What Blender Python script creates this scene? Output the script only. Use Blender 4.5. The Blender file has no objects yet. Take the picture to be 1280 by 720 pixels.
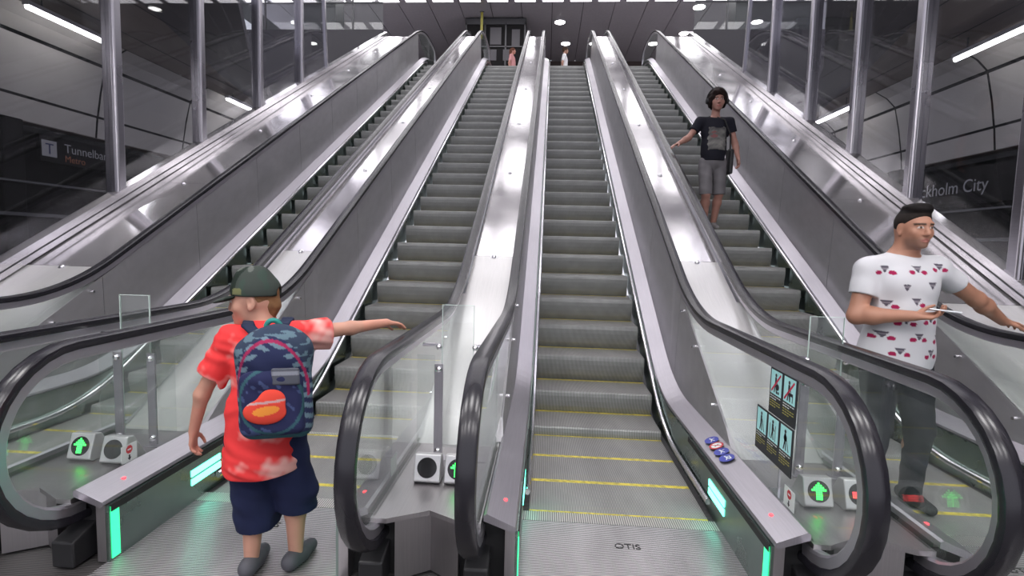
import bpy, bmesh, math, random
import numpy as np
from mathutils import Vector, Matrix
import openvdb

random.seed(4)
SC = bpy.context.scene
COL = SC.collection
T = math.tan(math.radians(30))
P = 1.8626          # spacing between escalators
Y0 = 1.237          # where the line of the step edges meets the lower floor
ZL = 7.05           # upper landing level
PH = {'A': 4.858, 'B': 7.031, 'C': 6.862, 'D': 5.5115}
MID = (1 - P) / 2   # plane of symmetry of the hall

# ------------------------------------------------------------------ materials
MATS = {}


def mat(name, color=(.5, .5, .5), metallic=0., rough=.5, emit=None, strength=0., build=None, spec=.5):
    m = bpy.data.materials.new(name)
    m.use_nodes = True
    nt = m.node_tree
    b = nt.nodes['Principled BSDF']
    b.inputs['Base Color'].default_value = (*color, 1)
    b.inputs['Metallic'].default_value = metallic
    b.inputs['Roughness'].default_value = rough
    b.inputs['Specular IOR Level'].default_value = spec
    if emit:
        b.inputs['Emission Color'].default_value = (*emit, 1)
        b.inputs['Emission Strength'].default_value = strength
    if build:
        build(nt, b)
    MATS[name] = m
    return m


def N(nt, kind, **kw):
    n = nt.nodes.new(kind)
    for k, v in kw.items():
        if k in n.inputs:
            n.inputs[k].default_value = v
        else:
            setattr(n, k, v)
    return n


def coords(nt, scale=(1, 1, 1)):
    tc = nt.nodes.new('ShaderNodeTexCoord')
    mp = nt.nodes.new('ShaderNodeMapping')
    mp.inputs['Scale'].default_value = scale
    nt.links.new(tc.outputs['Object'], mp.inputs['Vector'])
    return mp.outputs['Vector']


def ramp(nt, src, stops):
    r = nt.nodes.new('ShaderNodeValToRGB')
    e = r.color_ramp.elements
    while len(e) < len(stops):
        e.new(.5)
    for i, (p, c) in enumerate(stops):
        e[i].position = p
        e[i].color = (*c, 1) if len(c) == 3 else c
    nt.links.new(src, r.inputs['Fac'])
    return r.outputs['Color']


def brushed(c, r0, r1, scale=(60, 1.2, 1.2), var=.05):
    """brushed metal: fine lines along the run plus slow smudges"""
    def f(nt, b):
        n1 = N(nt, 'ShaderNodeTexNoise', Scale=4.0, Detail=3.0)
        nt.links.new(coords(nt, scale), n1.inputs['Vector'])
        n2 = N(nt, 'ShaderNodeTexNoise', Scale=1.7, Detail=4.0)
        nt.links.new(coords(nt), n2.inputs['Vector'])
        col = ramp(nt, n1.outputs['Fac'], [(.3, tuple(x * (1 - var) for x in c)), (.7, tuple(min(1, x * (1 + var)) for x in c))])
        nt.links.new(col, b.inputs['Base Color'])
        rr = ramp(nt, n2.outputs['Fac'], [(.3, (r0,) * 3), (.7, (r1,) * 3)])
        nt.links.new(rr, b.inputs['Roughness'])
    return f


def stripes(c0, c1, axis, freq, rough=.45, metal=.6, grime=.25):
    """parallel grooves across a metal plate, with worn and dirty patches"""
    def f(nt, b):
        w = N(nt, 'ShaderNodeTexWave', wave_type='BANDS', bands_direction=axis, Scale=freq)
        v = coords(nt)
        nt.links.new(v, w.inputs['Vector'])
        n = N(nt, 'ShaderNodeTexNoise', Scale=5.0, Detail=5.0)
        nt.links.new(coords(nt, (1, .35, 1)), n.inputs['Vector'])
        col = ramp(nt, w.outputs['Fac'], [(.25, c0), (.65, c1)])
        dirt = ramp(nt, n.outputs['Fac'], [(.25, (1 - grime,) * 3), (.7, (1, 1, 1))])
        mx = N(nt, 'ShaderNodeMix', data_type='RGBA', blend_type='MULTIPLY')
        mx.inputs['Factor'].default_value = 1
        nt.links.new(col, mx.inputs['A'])
        nt.links.new(dirt, mx.inputs['B'])
        nt.links.new(mx.outputs['Result'], b.inputs['Base Color'])
        bp = N(nt, 'ShaderNodeBump', Strength=.35, Distance=.004)
        nt.links.new(w.outputs['Fac'], bp.inputs['Height'])
        nt.links.new(bp.outputs['Normal'], b.inputs['Normal'])
        b.inputs['Roughness'].default_value = rough
        b.inputs['Metallic'].default_value = metal
    return f


def attr_color(nt, b):
    a = nt.nodes.new('ShaderNodeAttribute')
    a.attribute_name = 'Col'
    nt.links.new(a.outputs['Color'], b.inputs['Base Color'])


def noisy(c0, c1, scale, rough=None):
    def f(nt, b):
        n = N(nt, 'ShaderNodeTexNoise', Scale=scale, Detail=4.0)
        nt.links.new(coords(nt), n.inputs['Vector'])
        nt.links.new(ramp(nt, n.outputs['Fac'], [(.35, c0), (.65, c1)]), b.inputs['Base Color'])
    return f


def glass(name, tint, refl=1.0, ior=1.5, dust=.03):
    m = bpy.data.materials.new(name)
    m.use_nodes = True
    nt = m.node_tree
    nt.nodes.clear()
    out = nt.nodes.new('ShaderNodeOutputMaterial')
    tr = N(nt, 'ShaderNodeBsdfTransparent', Color=(*tint, 1))
    gl = N(nt, 'ShaderNodeBsdfGlossy', Color=(refl, refl, refl, 1), Roughness=.02)
    lw = N(nt, 'ShaderNodeLayerWeight', Blend=.5)
    p5 = N(nt, 'ShaderNodeMath', operation='POWER')
    p5.inputs[1].default_value = 4.5
    nt.links.new(lw.outputs['Facing'], p5.inputs[0])
    fr = N(nt, 'ShaderNodeMath', operation='MULTIPLY_ADD')
    f0 = ((ior - 1) / (ior + 1)) ** 2
    fr.inputs[1].default_value = .8 - f0
    fr.inputs[2].default_value = f0
    nt.links.new(p5.outputs[0], fr.inputs[0])
    mix = nt.nodes.new('ShaderNodeMixShader')
    nt.links.new(fr.outputs[0], mix.inputs[0])
    nt.links.new(tr.outputs[0], mix.inputs[1])
    nt.links.new(gl.outputs[0], mix.inputs[2])
    df = N(nt, 'ShaderNodeBsdfDiffuse', Color=(.5, .55, .53, 1))
    m2 = nt.nodes.new('ShaderNodeMixShader')
    m2.inputs[0].default_value = dust
    nt.links.new(mix.outputs[0], m2.inputs[1])
    nt.links.new(df.outputs[0], m2.inputs[2])
    nt.links.new(m2.outputs[0], out.inputs['Surface'])
    MATS[name] = m
    return m


mat('steel_deck', metallic=.78, build=brushed((.66, .64, .66), .10, .19))
mat('steel_deck_lit', metallic=.3, build=brushed((.69, .68, .68), .16, .26))  # paler, duller copy of the deck steel; bright light put into its colour
mat('steel_panel', metallic=.7, build=brushed((.50, .49, .51), .30, .42))
mat('steel_strip', metallic=.85, build=brushed((.46, .44, .48), .28, .4))
mat('steel_bright', (.8, .79, .82), 1, .18)
mat('steel_post', metallic=1, build=brushed((.30, .29, .32), .25, .38, (1.2, 1.2, 60)))
mat('steel_base', metallic=1, build=brushed((.46, .44, .45), .3, .42))
mat('steel_skirt_greenlit', metallic=1, build=brushed((.25, .32, .29), .22, .34))  # green tint in the steel stands for the glow of the green lights
mat('steel_dark', (.1, .1, .105), .8, .45)
mat('rubber', (.016, .015, .020), 0, .26, spec=.5)
mat('black_gap', (.012, .012, .013), 0, .6)
mat('black_plastic', (.02, .02, .022), 0, .45)
mat('tread', build=stripes((.17, .168, .166), (.52, .51, .50), 'X', 34.0, .45, .3, .3))
mat('riser', build=stripes((.155, .157, .155), (.45, .46, .45), 'X', 34.0, .42, .3, .25))
mat('yellow_edge', build=noisy((.42, .35, .08), (.80, .66, .09), 30), rough=.6)
mat('landing', build=stripes((.19, .185, .19), (.58, .56, .57), 'Y', 26.0, .27, .5, .25))
mat('comb', build=stripes((.25, .25, .25), (.75, .73, .7), 'X', 26.0, .4, .8, .1))
mat('floor_dark', build=stripes((.04, .04, .04), (.16, .15, .15), 'Y', 26.0, .5, .4, .2))
mat('text_dark', (.05, .05, .05), .3, .5)
mat('text_white', (.34, .34, .37), 0, .5, (.8, .8, .85), .04)
mat('text_orange', (.3, .10, .04), 0, .5, (.7, .2, .06), .03)
mat('sign_blue', (.02, .03, .12), 0, .5)
mat('light_white', (1, 1, 1), 0, .5, (1, .97, 1), 3.9)
mat('hall_fill_light', (1, 1, 1), 0, .5, (1, .97, .97), 21.0)
mat('tube_white', (1, 1, 1), 0, .5, (1, .98, .96), 14.0)
mat('spot_white', (1, 1, 1), 0, .5, (1, .98, .97), 14.0)
mat('green_light', (.1, .8, .6), 0, .4, (.13, 1, .66), 4.0)
mat('green_strip', (.05, .6, .3), 0, .4, (.04, 1, .34), 1.3)
mat('green_arrow', (.1, .8, .2), 0, .4, (.03, 1, .09), 3.0)
mat('red_bar', (.8, .1, .1), 0, .4, (1, .03, .04), 2.5)
mat('red_led', (.8, .1, .1), 0, .4, (1, .05, .07), 2.2)
mat('lens_black', (.012, .012, .013), 0, .15)
mat('housing', (.68, .67, .68), .5, .32)
mat('ceiling_panel', metallic=.25, build=brushed((.44, .415, .45), .3, .42, (3, 3, 3), .06))
mat('ceiling_dark', (.055, .053, .058), .2, .5)
mat('tunnel_panel', build=noisy((.52, .49, .46), (.60, .57, .54), .8), rough=.45)
mat('tunnel_ceiling', build=noisy((.20, .165, .15), (.25, .21, .19), .7), rough=.6)
mat('upper_floor', (.55, .53, .54), 0, .4)
mat('hall_grey', (.10, .095, .105), .1, .5)
mat('parapet_grey', (.032, .030, .036), .2, .42)
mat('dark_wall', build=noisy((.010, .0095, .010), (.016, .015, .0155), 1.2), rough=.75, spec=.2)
mat('brown_wall', (.07, .05, .045), 0, .6)
mat('yellow_strip', (.28, .25, .03), 0, .5)
mat('sign_black', (.02, .024, .03), 0, .35)
mat('sign_cyan', (.50, .92, .92), 0, .45)
mat('sign_red', (.65, .04, .09), 0, .5)
mat('sign_yellow', (.45, .42, .10), 0, .5)
mat('sticker_blue', (.045, .06, .38), 0, .4)
mat('sticker_white', (.75, .8, .78), 0, .4)
mat('sticker_red', (.6, .05, .06), 0, .4)
mat('exit_green', (.1, .5, .3), 0, .5, (.1, .6, .35), .5)
mat('skin', rough=.5, build=attr_color)
mat('cloth', rough=.85, build=attr_color, spec=.25)
mat('hair', rough=.65, build=attr_color, spec=.15)
mat('shoe', rough=.7, build=attr_color)
mat('phone_white', (.75, .76, .8), 0, .25)
mat('bag_black', (.015, .015, .017), 0, .55)
mat('strap_navy', (.022, .03, .065), 0, .75)
mat('teal', (.05, .3, .28), 0, .7)
glass('glass_newel', (.955, .982, .968), 1.0, 1.5, .03)
glass('glass_wall', (.80, .80, .83), .8, 1.45, .006)
glass('glass_plate', (.97, .985, .978), 1.0, 1.45, .04)
mat('glass_edge', (.62, .75, .70), 0, .2)


# ------------------------------------------------------------------ mesh helpers
class MB:
    def __init__(s):
        s.v, s.f, s.m = [], [], []

    def add(s, v, f, mi=0):
        o = len(s.v)
        s.v += [tuple(p) for p in v]
        s.f += [tuple(i + o for i in q) for q in f]
        s.m += [mi] * len(f)
        return s

    def box(s, x0, x1, y0, y1, z0, z1, mi=0):
        v = [(x, y, z) for x in (x0, x1) for y in (y0, y1) for z in (z0, z1)]
        return s.add(v, [(0, 1, 3, 2), (4, 6, 7, 5), (0, 4, 5, 1), (2, 3, 7, 6), (0, 2, 6, 4), (1, 5, 7, 3)], mi)

    def prism(s, poly, x0, x1, mi=0, mi_edge=None):
        """polygon of (y, z) pushed along x"""
        a = sum(poly[i][0] * poly[(i + 1) % len(poly)][1] - poly[(i + 1) % len(poly)][0] * poly[i][1] for i in range(len(poly)))
        if a < 0:
            poly = poly[::-1]
        n = len(poly)
        v = [(x0, y, z) for y, z in poly] + [(x1, y, z) for y, z in poly]
        s.add(v, [tuple(range(n))[::-1], tuple(range(n, 2 * n))], mi)
        o = len(s.v) - 2 * n
        for i in range(n):
            j = (i + 1) % n
            s.f.append((o + i, o + j, o + n + j, o + n + i))
            s.m.append(mi if mi_edge is None else mi_edge)
        return s

    def prism_z(s, poly, z0, z1, mi=0):
        a = sum(poly[i][0] * poly[(i + 1) % len(poly)][1] - poly[(i + 1) % len(poly)][0] * poly[i][1] for i in range(len(poly)))
        if a < 0:
            poly = poly[::-1]
        n = len(poly)
        v = [(x, y, z0) for x, y in poly] + [(x, y, z1) for x, y in poly]
        f = [tuple(range(n))[::-1], tuple(range(n, 2 * n))] + [(i, (i + 1) % n, n + (i + 1) % n, n + i) for i in range(n)]
        return s.add(v, f, mi)

    def sweep(s, sec, path, mi=0, closed_sec=True, cap=True, normals=None):
        """section of (x, n) carried along a path of (y, z); n follows the path normal when normals is given, else z"""
        n = len(sec)
        v = []
        for i, (y, z) in enumerate(path):
            ny, nz = (0, 1) if normals is None else normals[i]
            v += [(x, y + h * ny, z + h * nz) for x, h in sec]
        f = []
        k = n if closed_sec else n - 1
        for i in range(len(path) - 1):
            for j in range(k):
                a, b = i * n + j, i * n + (j + 1) % n
                f.append((a, b, b + n, a + n))
        if cap and closed_sec:
            f.append(tuple(range(n))[::-1])
            o = (len(path) - 1) * n
            f.append(tuple(range(o, o + n)))
        return s.add(v, f, mi)

    def cyl(s, a, b, r0, r1=None, seg=12, mi=0, cap=True):
        a, b = Vector(a), Vector(b)
        r1 = r0 if r1 is None else r1
        d = (b - a).normalized()
        u = d.orthogonal().normalized()
        w = d.cross(u)
        v = []
        for c, r in ((a, r0), (b, r1)):
            for i in range(seg):
                t = 2 * math.pi * i / seg
                v.append(c + r * (math.cos(t) * u + math.sin(t) * w))
        f = [(i, (i + 1) % seg, seg + (i + 1) % seg, seg + i) for i in range(seg)]
        if cap:
            f += [tuple(range(seg))[::-1], tuple(range(seg, 2 * seg))]
        return s.add(v, f, mi)

    def tube(s, pts, r, seg=10, mi=0):
        for a, b in zip(pts[:-1], pts[1:]):
            s.cyl(a, b, r, r, seg, mi)
        return s

    def dome(s, c, r, h, seg=12, rings=4, up=(0, 0, 1), mi=0):
        c, up = Vector(c), Vector(up).normalized()
        u = up.orthogonal().normalized()
        w = up.cross(u)
        v = []
        for k in range(rings):
            t = .5 * math.pi * k / rings
            for i in range(seg):
                q = 2 * math.pi * i / seg
                v.append(c + r * math.cos(t) * (math.cos(q) * u + math.sin(q) * w) + h * math.sin(t) * up)
        v.append(c + h * up)
        f = []
        for k in range(rings - 1):
            for i in range(seg):
                f.append((k * seg + i, k * seg + (i + 1) % seg, (k + 1) * seg + (i + 1) % seg, (k + 1) * seg + i))
        o = (rings - 1) * seg
        f += [(o + i, o + (i + 1) % seg, rings * seg) for i in range(seg)]
        return s.add(v, f, mi)

    def mesh(s, name, mats, smooth=False, fix=True):
        me = bpy.data.meshes.new(name)
        me.from_pydata(s.v, [], s.f)
        if isinstance(mats, str):
            mats = [mats]
        for m in mats:
            me.materials.append(MATS[m])
        me.polygons.foreach_set('material_index', s.m)
        if fix:
            bm = bmesh.new()
            bm.from_mesh(me)
            bmesh.ops.recalc_face_normals(bm, faces=bm.faces)
            bm.to_mesh(me)
            bm.free()
        if smooth:
            me.polygons.foreach_set('use_smooth', [True] * len(me.polygons))
        me.update()
        return me

    def build(s, name, mats, parent=None, smooth=False, bevel=0., angle=35):
        return link(name, s.mesh(name, mats, smooth), parent, bevel, angle if smooth else 0)


def link(name, me, parent=None, bevel=0., angle=0):
    o = bpy.data.objects.new(name, me)
    COL.objects.link(o)
    if parent:
        o.parent = parent
    if angle:
        try:
            me.set_sharp_from_angle(angle=math.radians(angle))
        except Exception:
            pass
    if bevel:
        b = o.modifiers.new('bevel', 'BEVEL')
        b.width = bevel
        b.segments = 2
        b.limit_method = 'ANGLE'
    return o


def tag(o, label, cat, group=None):
    o['label'] = label
    o['category'] = cat
    if group:
        o['group'] = group
    return o


def thing(name, label, cat, loc=(0, 0, 0), group=None, rz=0):
    o = bpy.data.objects.new(name, None)
    o.empty_display_size = .1
    COL.objects.link(o)
    o.location = loc
    o.rotation_euler = (0, 0, rz)
    return tag(o, label, cat, group)


def struct(name, mb, mats, **k):
    o = mb.build(name, mats, **k)
    o['kind'] = 'structure'
    return o


def dup(root, loc, label, group=None, skip=()):
    r = root.copy()
    COL.objects.link(r)
    r.location = loc
    r['label'] = label
    if group:
        r['group'] = group
    for ch in list(root.children):
        if ch.name.split('.')[0] in skip:
            continue
        c = ch.copy()
        COL.objects.link(c)
        c.parent = r
        for g in ch.children:
            d = g.copy()
            COL.objects.link(d)
            d.parent = c
    return r


def text_part(name, body, size, material, parent, loc, rot, extrude=.001, align='LEFT'):
    cu = bpy.data.curves.new(name, 'FONT')
    cu.body = body
    cu.size = size
    cu.extrude = extrude
    cu.align_x = align
    tmp = bpy.data.objects.new(name + '_tmp', cu)
    COL.objects.link(tmp)
    dg = bpy.context.evaluated_depsgraph_get()
    me = bpy.data.meshes.new_from_object(tmp.evaluated_get(dg))
    bpy.data.objects.remove(tmp)
    bpy.data.curves.remove(cu)
    me.materials.clear()
    me.materials.append(MATS[material])
    o = link(name, me, parent)
    o.location = loc
    o.rotation_euler = rot
    return o


# ------------------------------------------------------------------ escalator paths
def pz(y, h, zb, zt, wb=.42, wt=.7):
    """height of a line that is level at zb, climbs at 30 degrees and is level again at zt"""
    yb = Y0 + (zb - h) / T
    yt = Y0 + (zt - h) / T
    if y <= yb - wb:
        return zb
    if y < yb + wb:
        return zb + T * (y - yb + wb) ** 2 / (4 * wb)
    if y <= yt - wt:
        return h + (y - Y0) * T
    if y < yt + wt:
        return zt - T * (yt + wt - y) ** 2 / (4 * wt)
    return zt


def ypath(y0, y1, h, zb, zt, wb=.42, wt=.7):
    yb = Y0 + (zb - h) / T
    yt = Y0 + (zt - h) / T
    ys = {y0, y1}
    for c, w, n in ((yb, wb, 10), (yt, wt, 10)):
        for i in range(n + 1):
            y = c - w + 2 * w * i / n
            if y0 < y < y1:
                ys.add(y)
    return [(y, pz(y, h, zb, zt, wb, wt)) for y in sorted(ys)]


HB, HT, HH = 1.0, ZL + 1.0, .985
NY0, NY1, NR = -.60, 14.95, .40


def loop_path():
    """the line of the handrail: under the lower newel, round it, up the run, round the upper newel"""
    pts = [(-.36, HB - 2 * NR - .03)]
    for i in range(17):
        t = math.radians(270 - 180 * i / 16)
        pts.append((NY0 + NR * math.cos(t), HB - NR + NR * math.sin(t)))
    pts += [p for p in ypath(NY0 + .15, NY1 - .15, HH, HB, HT, .5, .8)]
    for i in range(17):
        t = math.radians(90 - 180 * i / 16)
        pts.append((NY1 + NR * math.cos(t), HT - NR + NR * math.sin(t)))
    pts.append((NY1 - .24, HT - 2 * NR - .03))
    return pts


def path_normals(p):
    out = []
    for i in range(len(p)):
        a, b = p[max(0, i - 1)], p[min(len(p) - 1, i + 1)]
        dy, dz = b[0] - a[0], b[1] - a[1]
        l = math.hypot(dy, dz)
        out.append((-dz / l, dy / l))
    return out


LOOP = loop_path()
LNRM = path_normals(LOOP)
DECK_H = .90
DECK_Y0, DECK_Z0 = .20, .30


def deck_z(y):
    return (y - Y0) * T + DECK_H


def side(mb_fn):
    """run a builder for both sides of an escalator; sx maps an outward offset e to x"""
    return [mb_fn(lambda e: -e), mb_fn(lambda e: 1 + e)]


# ---- steps: one tread with the riser below its front edge
def step_mesh():
    m = MB()
    prof = [(.0, 0), (-.010, -.012), (-.016, -.04), (-.015, -.08), (-.006, -.13), (.010, -.18), (.034, -.236)]
    xs = (.004, .996)
    v = [(x, y, z) for x in xs for y, z in prof]
    n = len(prof)
    m.add(v, [(i, i + 1, n + i + 1, n + i) for i in range(n - 1)], 1)
    m.box(xs[0], xs[1], .0, .366, -.02, 0, 0)
    m.box(xs[0], xs[1], .366, .402, -.02, .0005, 2)
    for x in (xs[0], xs[1]):
        m.box(x - .001, x + .001, .003, .40, -.22, -.004, 1)
    me = m.mesh('step', ['tread', 'riser', 'yellow_edge'])
    return me


STEP = step_mesh()


def add_steps(root, ph):
    k0 = math.ceil((-.39 - ph) / .4)
    y = ph + .4 * k0
    first = True
    while y < 14.2:
        z = pz(y, 0, 0, ZL - .05, .42, .7)
        o = bpy.data.objects.new('step', STEP)
        COL.objects.link(o)
        o.parent = root
        o.location = (0, y, z)
        y += .4


def build_escalator(label):
    root = thing('escalator', label, 'escalator', (0, 0, 0), 'escalators side by side')
    # landing plates
    m = MB().box(-.045, 1.045, -1.9, -.06, -.01, .004)
    lp = m.build('landing_plate', 'landing', root)
    text_part('maker_lettering', 'OTIS', .062, 'black_gap', lp, (.44, -.28, .0045), (0, 0, 0), .0015)
    cp = MB().box(-.03, 1.03, -.06, .035, -.01, .006)
    for i in range(44):
        x = .01 + i * .0224
        cp.prism([(.035, .006), (.035, -.004), (.062, -.004)], x, x + .013)
    cp.build('comb_plate', 'comb', root)
    MB().box(-.045, 1.045, 13.9, 16.0, ZL - .03, ZL - .002).build('upper_landing_plate', 'landing', root)

    for sx in (lambda e: -e, lambda e: 1 + e):
        def sec(pairs):
            return [(sx(e), h) for e, h in pairs]
        # skirt
        ys = [-.645, -.3, 0.] + [y for y, z in ypath(.1, 14.3, .09, .285, ZL + .24)] 
        v, f = [], []
        for y in ys:
            zt = pz(y, .09, .285, ZL + .24) - .012
            zb = max(0.0, pz(y, 0, 0, ZL - .05) - .26) if y > .9 else 0.0
            v += [(sx(.030), y, zb), (sx(.030), y, zt), (sx(.042), y, zt), (sx(.042), y, zb)]
        for i in range(len(ys) - 1):
            for j in range(4):
                f.append((4 * i + j, 4 * i + (j + 1) % 4, 4 * i + 4 + (j + 1) % 4, 4 * i + 4 + j))
        f += [(0, 1, 2, 3), tuple(4 * (len(ys) - 1) + j for j in (3, 2, 1, 0))]
        sk = MB().add(v, f).build('skirt', 'steel_skirt_greenlit', root)
        # dark seam under the cover strip at the lower end
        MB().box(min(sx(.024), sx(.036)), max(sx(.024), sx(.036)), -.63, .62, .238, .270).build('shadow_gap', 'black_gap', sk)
        # deflector rail
        pth = ypath(.12, 14.0, .085, .075, ZL + .04)
        r = .016
        MB().sweep([(sx(.012) + r * math.cos(a), 1.25 * r * math.sin(a)) for a in [i * math.pi / 4 for i in range(8)]], pth).build('deflector_rail', 'steel_bright', root, smooth=True)
        # inner cover strip
        pth = ypath(-.66, 14.6, .09, .285, ZL + .24)
        MB().sweep(sec([(.036, -.004), (.042, .010), (.165, .062), (.178, .055), (.178, .03), (.05, -.016)]), pth).build('cover_strip', 'steel_strip', root)
        # balustrade panels below the deck line, one sheet per field
        cuts = [DECK_Y0 + .02, 1.62, 2.92, 4.17, 5.42, 6.67, 7.92, 9.17, 10.42, 11.67, 12.92]
        for a, b in zip(cuts[:-1], cuts[1:]):
            a2, b2 = a + .003, b - .003
            v, f = [], []
            n = 8
            for i in range(n + 1):
                y = a2 + (b2 - a2) * i / n
                zl = pz(y, .09, .285, ZL + .24) + .035
                zu = max(deck_z(y), zl + .004)
                eu = .196 if y > 1.9 else .186
                v += [(sx(.166), y, zl), (sx(eu), y, zu), (sx(eu + .012), y, zu), (sx(.178), y, zl)]
            for i in range(n):
                for j in range(4):
                    f.append((4 * i + j, 4 * i + (j + 1) % 4, 4 * i + 4 + (j + 1) % 4, 4 * i + 4 + j))
            f += [(0, 1, 2, 3), tuple(4 * n + j for j in (3, 2, 1, 0))]
            pn = MB().add(v, f).build('balustrade_panel', 'steel_panel', root)
            if a < 1:
                bm = MB()
                for yy in (.62, 1.12, 1.5):
                    zz = deck_z(yy) - .055
                    bm.cyl((sx(.188), yy, zz), (sx(.160), yy, zz), .013, .011)
                bm.build('clamp_bolt', 'steel_bright', pn)
        # lower glass newel
        poly = []
        n_in = [(y - .05 * ny, z - .05 * nz) for (y, z), (ny, nz) in zip(LOOP, LNRM)]
        for y, z in n_in[2:]:
            if y > 1.95 and z > .9:
                break
            poly.append((y, z))
        yy = 1.85
        poly.append((yy, pz(yy, HH, HB, HT, .5, .8) - .055))
        poly.append((yy, deck_z(yy) - .01))
        poly += [(DECK_Y0, DECK_Z0 - .0), (-.64, DECK_Z0), (-.64, .27)]
        MB().prism(poly, sx(.194), sx(.206), 0).build('glass_newel', 'glass_newel', root)
        # upper glass newel
        poly = []
        for y, z in n_in[::-1][2:]:
            if y < 13.0:
                break
            poly.append((y, z))
        poly += [(13.0, deck_z(13.0) - .02), (13.35, ZL + .4), (14.9, ZL + .25)]
        MB().prism(poly, sx(.194), sx(.206), 0).build('upper_glass_newel', 'glass_newel', root)
        # handrail and its guide
        hw, hh = .040, .020
        s8 = [(sx(.21) + x, n) for x, n in [(-hw, -.006), (-hw * .92, .012), (-hw * .6, hh), (0, hh * 1.12), (hw * .6, hh), (hw * .92, .012), (hw, -.006), (hw * .9, -.022), (hw * .5, -.026), (-hw * .5, -.026), (-hw * .9, -.022)]]
        MB().sweep(s8, LOOP, normals=LNRM).build('handrail', 'rubber', root, smooth=True)
        g = [(sx(.205) + x, n) for x, n in [(-.027, -.024), (.027, -.024), (.027, -.062), (.018, -.072), (-.018, -.072), (-.027, -.062)]]
        MB().sweep(g, LOOP[1:-1], normals=LNRM[1:-1]).build('handrail_guide', 'steel_strip', root, smooth=True)
        # where the handrail dives in
        bt = MB().prism([(-.70, 0), (-.70, .12), (-.56, .165), (-.33, .235), (-.33, 0)], sx(.15), sx(.255))
        bt.build('handrail_inlet', 'black_plastic', root, bevel=.008)
        MB().box(min(sx(.045), sx(.30)), max(sx(.045), sx(.30)), -.575, -.565, 0.004, .268).build('inlet_recess', 'black_gap', root)
        # stainless end post below the cover strip
        MB().box(min(sx(.042), sx(.085)), max(sx(.042), sx(.085)), -.645, -.50, 0.004, .272).build('end_post', 'steel_base', root)
        # lights and sensor
        dl = MB()
        for z in (.102, .152):
            dl.box(min(sx(.026), sx(.031)), max(sx(.026), sx(.031)), -.09, .17, z, z + .036)
        dl.build('direction_light', 'green_light', root)
        MB().box(min(sx(.026), sx(.031)), max(sx(.026), sx(.031)), -.63, -.585, .015, .262).build('end_light', 'green_strip', root)
        MB().cyl((sx(.10), -.47, .309), (sx(.10), -.47, .322), .011).build('sensor_light', 'red_led', root)
    return root


ESC = {}
ESC['C'] = build_escalator('empty escalator right of centre with worn yellow lines on its lowest treads')
for k, i, lab in (('B', -1, 'escalator left of centre whose right handrail the boy touches'),
                  ('D', 1, 'right-hand escalator carrying the two men downwards'),
                  ('A', -2, 'leftmost escalator with its steps half hidden behind steel balustrades')):
    ESC[k] = dup(ESC['C'], (i * P, 0, 0), lab, 'escalators side by side', skip=('step',))
for k in 'ABCD':
    add_steps(ESC[k], PH[k])


# ------------------------------------------------------------------ sloping decks between the escalators
def build_deck(name, label, cat, x0, x1, xs0, xs1, stud_ys, group, notch=True, lip=None):
    """x0..x1 width on the run, xs0..xs1 width at the lower base"""
    root = thing(name, label, cat, (0, 0, 0), group)
    cuts = [DECK_Y0] + [y - .045 for y in stud_ys] + [12.55]
    for i, (a, b) in enumerate(zip(cuts[:-1], cuts[1:])):
        a2, b2 = a + (.003 if i else 0), b - .003
        if i == 0:      # the lowest sheet is narrower where the handrails leave it
            ya, yb = a2, 1.55
            m = MB()
            for p, q, u0, u1 in ((ya, yb, xs0, xs1), (yb, b2, x0, x1)):
                m.prism([(p, deck_z(p) - .03), (p, deck_z(p)), (q, deck_z(q)), (q, deck_z(q) - .03)], u0, u1)
        else:
            m = MB().prism([(a2, deck_z(a2) - .03), (a2, deck_z(a2)), (b2, deck_z(b2)), (b2, deck_z(b2) - .03)], x0, x1)
        m.build('deck_sheet', 'steel_deck' if i else 'steel_deck_lit', root)
    for y in stud_ys:
        xm = (x0 + x1) / 2
        up = (0, -.5, .866)
        y2 = y - .06
        m = MB().dome((xm, y2, deck_z(y2) - .001), .024, .022, up=up)
        m.cyl((xm, y2, deck_z(y2) - .004), (xm, y2 - .004, deck_z(y2) + .003), .032, .030, 14)
        m.build('deck_stud', 'steel_bright', root, smooth=True)
    # level base
    xm = (xs0 + xs1) / 2
    f = -.66
    if notch:
        top = [(xs0, .22), (xs0, f), (xs0 + .07, f), (xm, f + .09), (xs1 - .07, f), (xs1, f), (xs1, .22)]
        MB().prism_z(top, .278, DECK_Z0).build('base_top', 'steel_base', root)
        fa = [(xs0 + .10, f + .35), (xs0 + .10, f + .03), (xm, f + .12), (xs1 - .10, f + .03), (xs1 - .10, f + .35)]
        MB().prism_z(fa, .0, .278).build('base_front', 'steel_base', root)
    else:
        MB().box(xs0, xs1, f, .22, .278, DECK_Z0).build('base_top', 'steel_base', root)
        MB().box(xs0 + .06, xs1 - .02, f + .03, f + .3, 0, .278).build('base_front', 'steel_base', root)
    if lip:
        l0, l1 = lip
        m = MB().prism([(-.66, .30), (.1, .30), (.1, .42), (-.66, .42)], l0, l1)
        m.prism([(.1, .27), (.1, .42), (12.6, deck_z(12.6) + .12), (12.6, deck_z(12.6) - .03)], l0, l1)
        m.build('edge_curb', 'steel_deck', root)
        MB().prism([(.1, .33), (.1, .345), (12.6, deck_z(12.6) + .04), (12.6, deck_z(12.6) + .025)], min(l0, l1) - .004, max(l0, l1) + .004).build('curb_groove', 'steel_dark', root)
    return root


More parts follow.
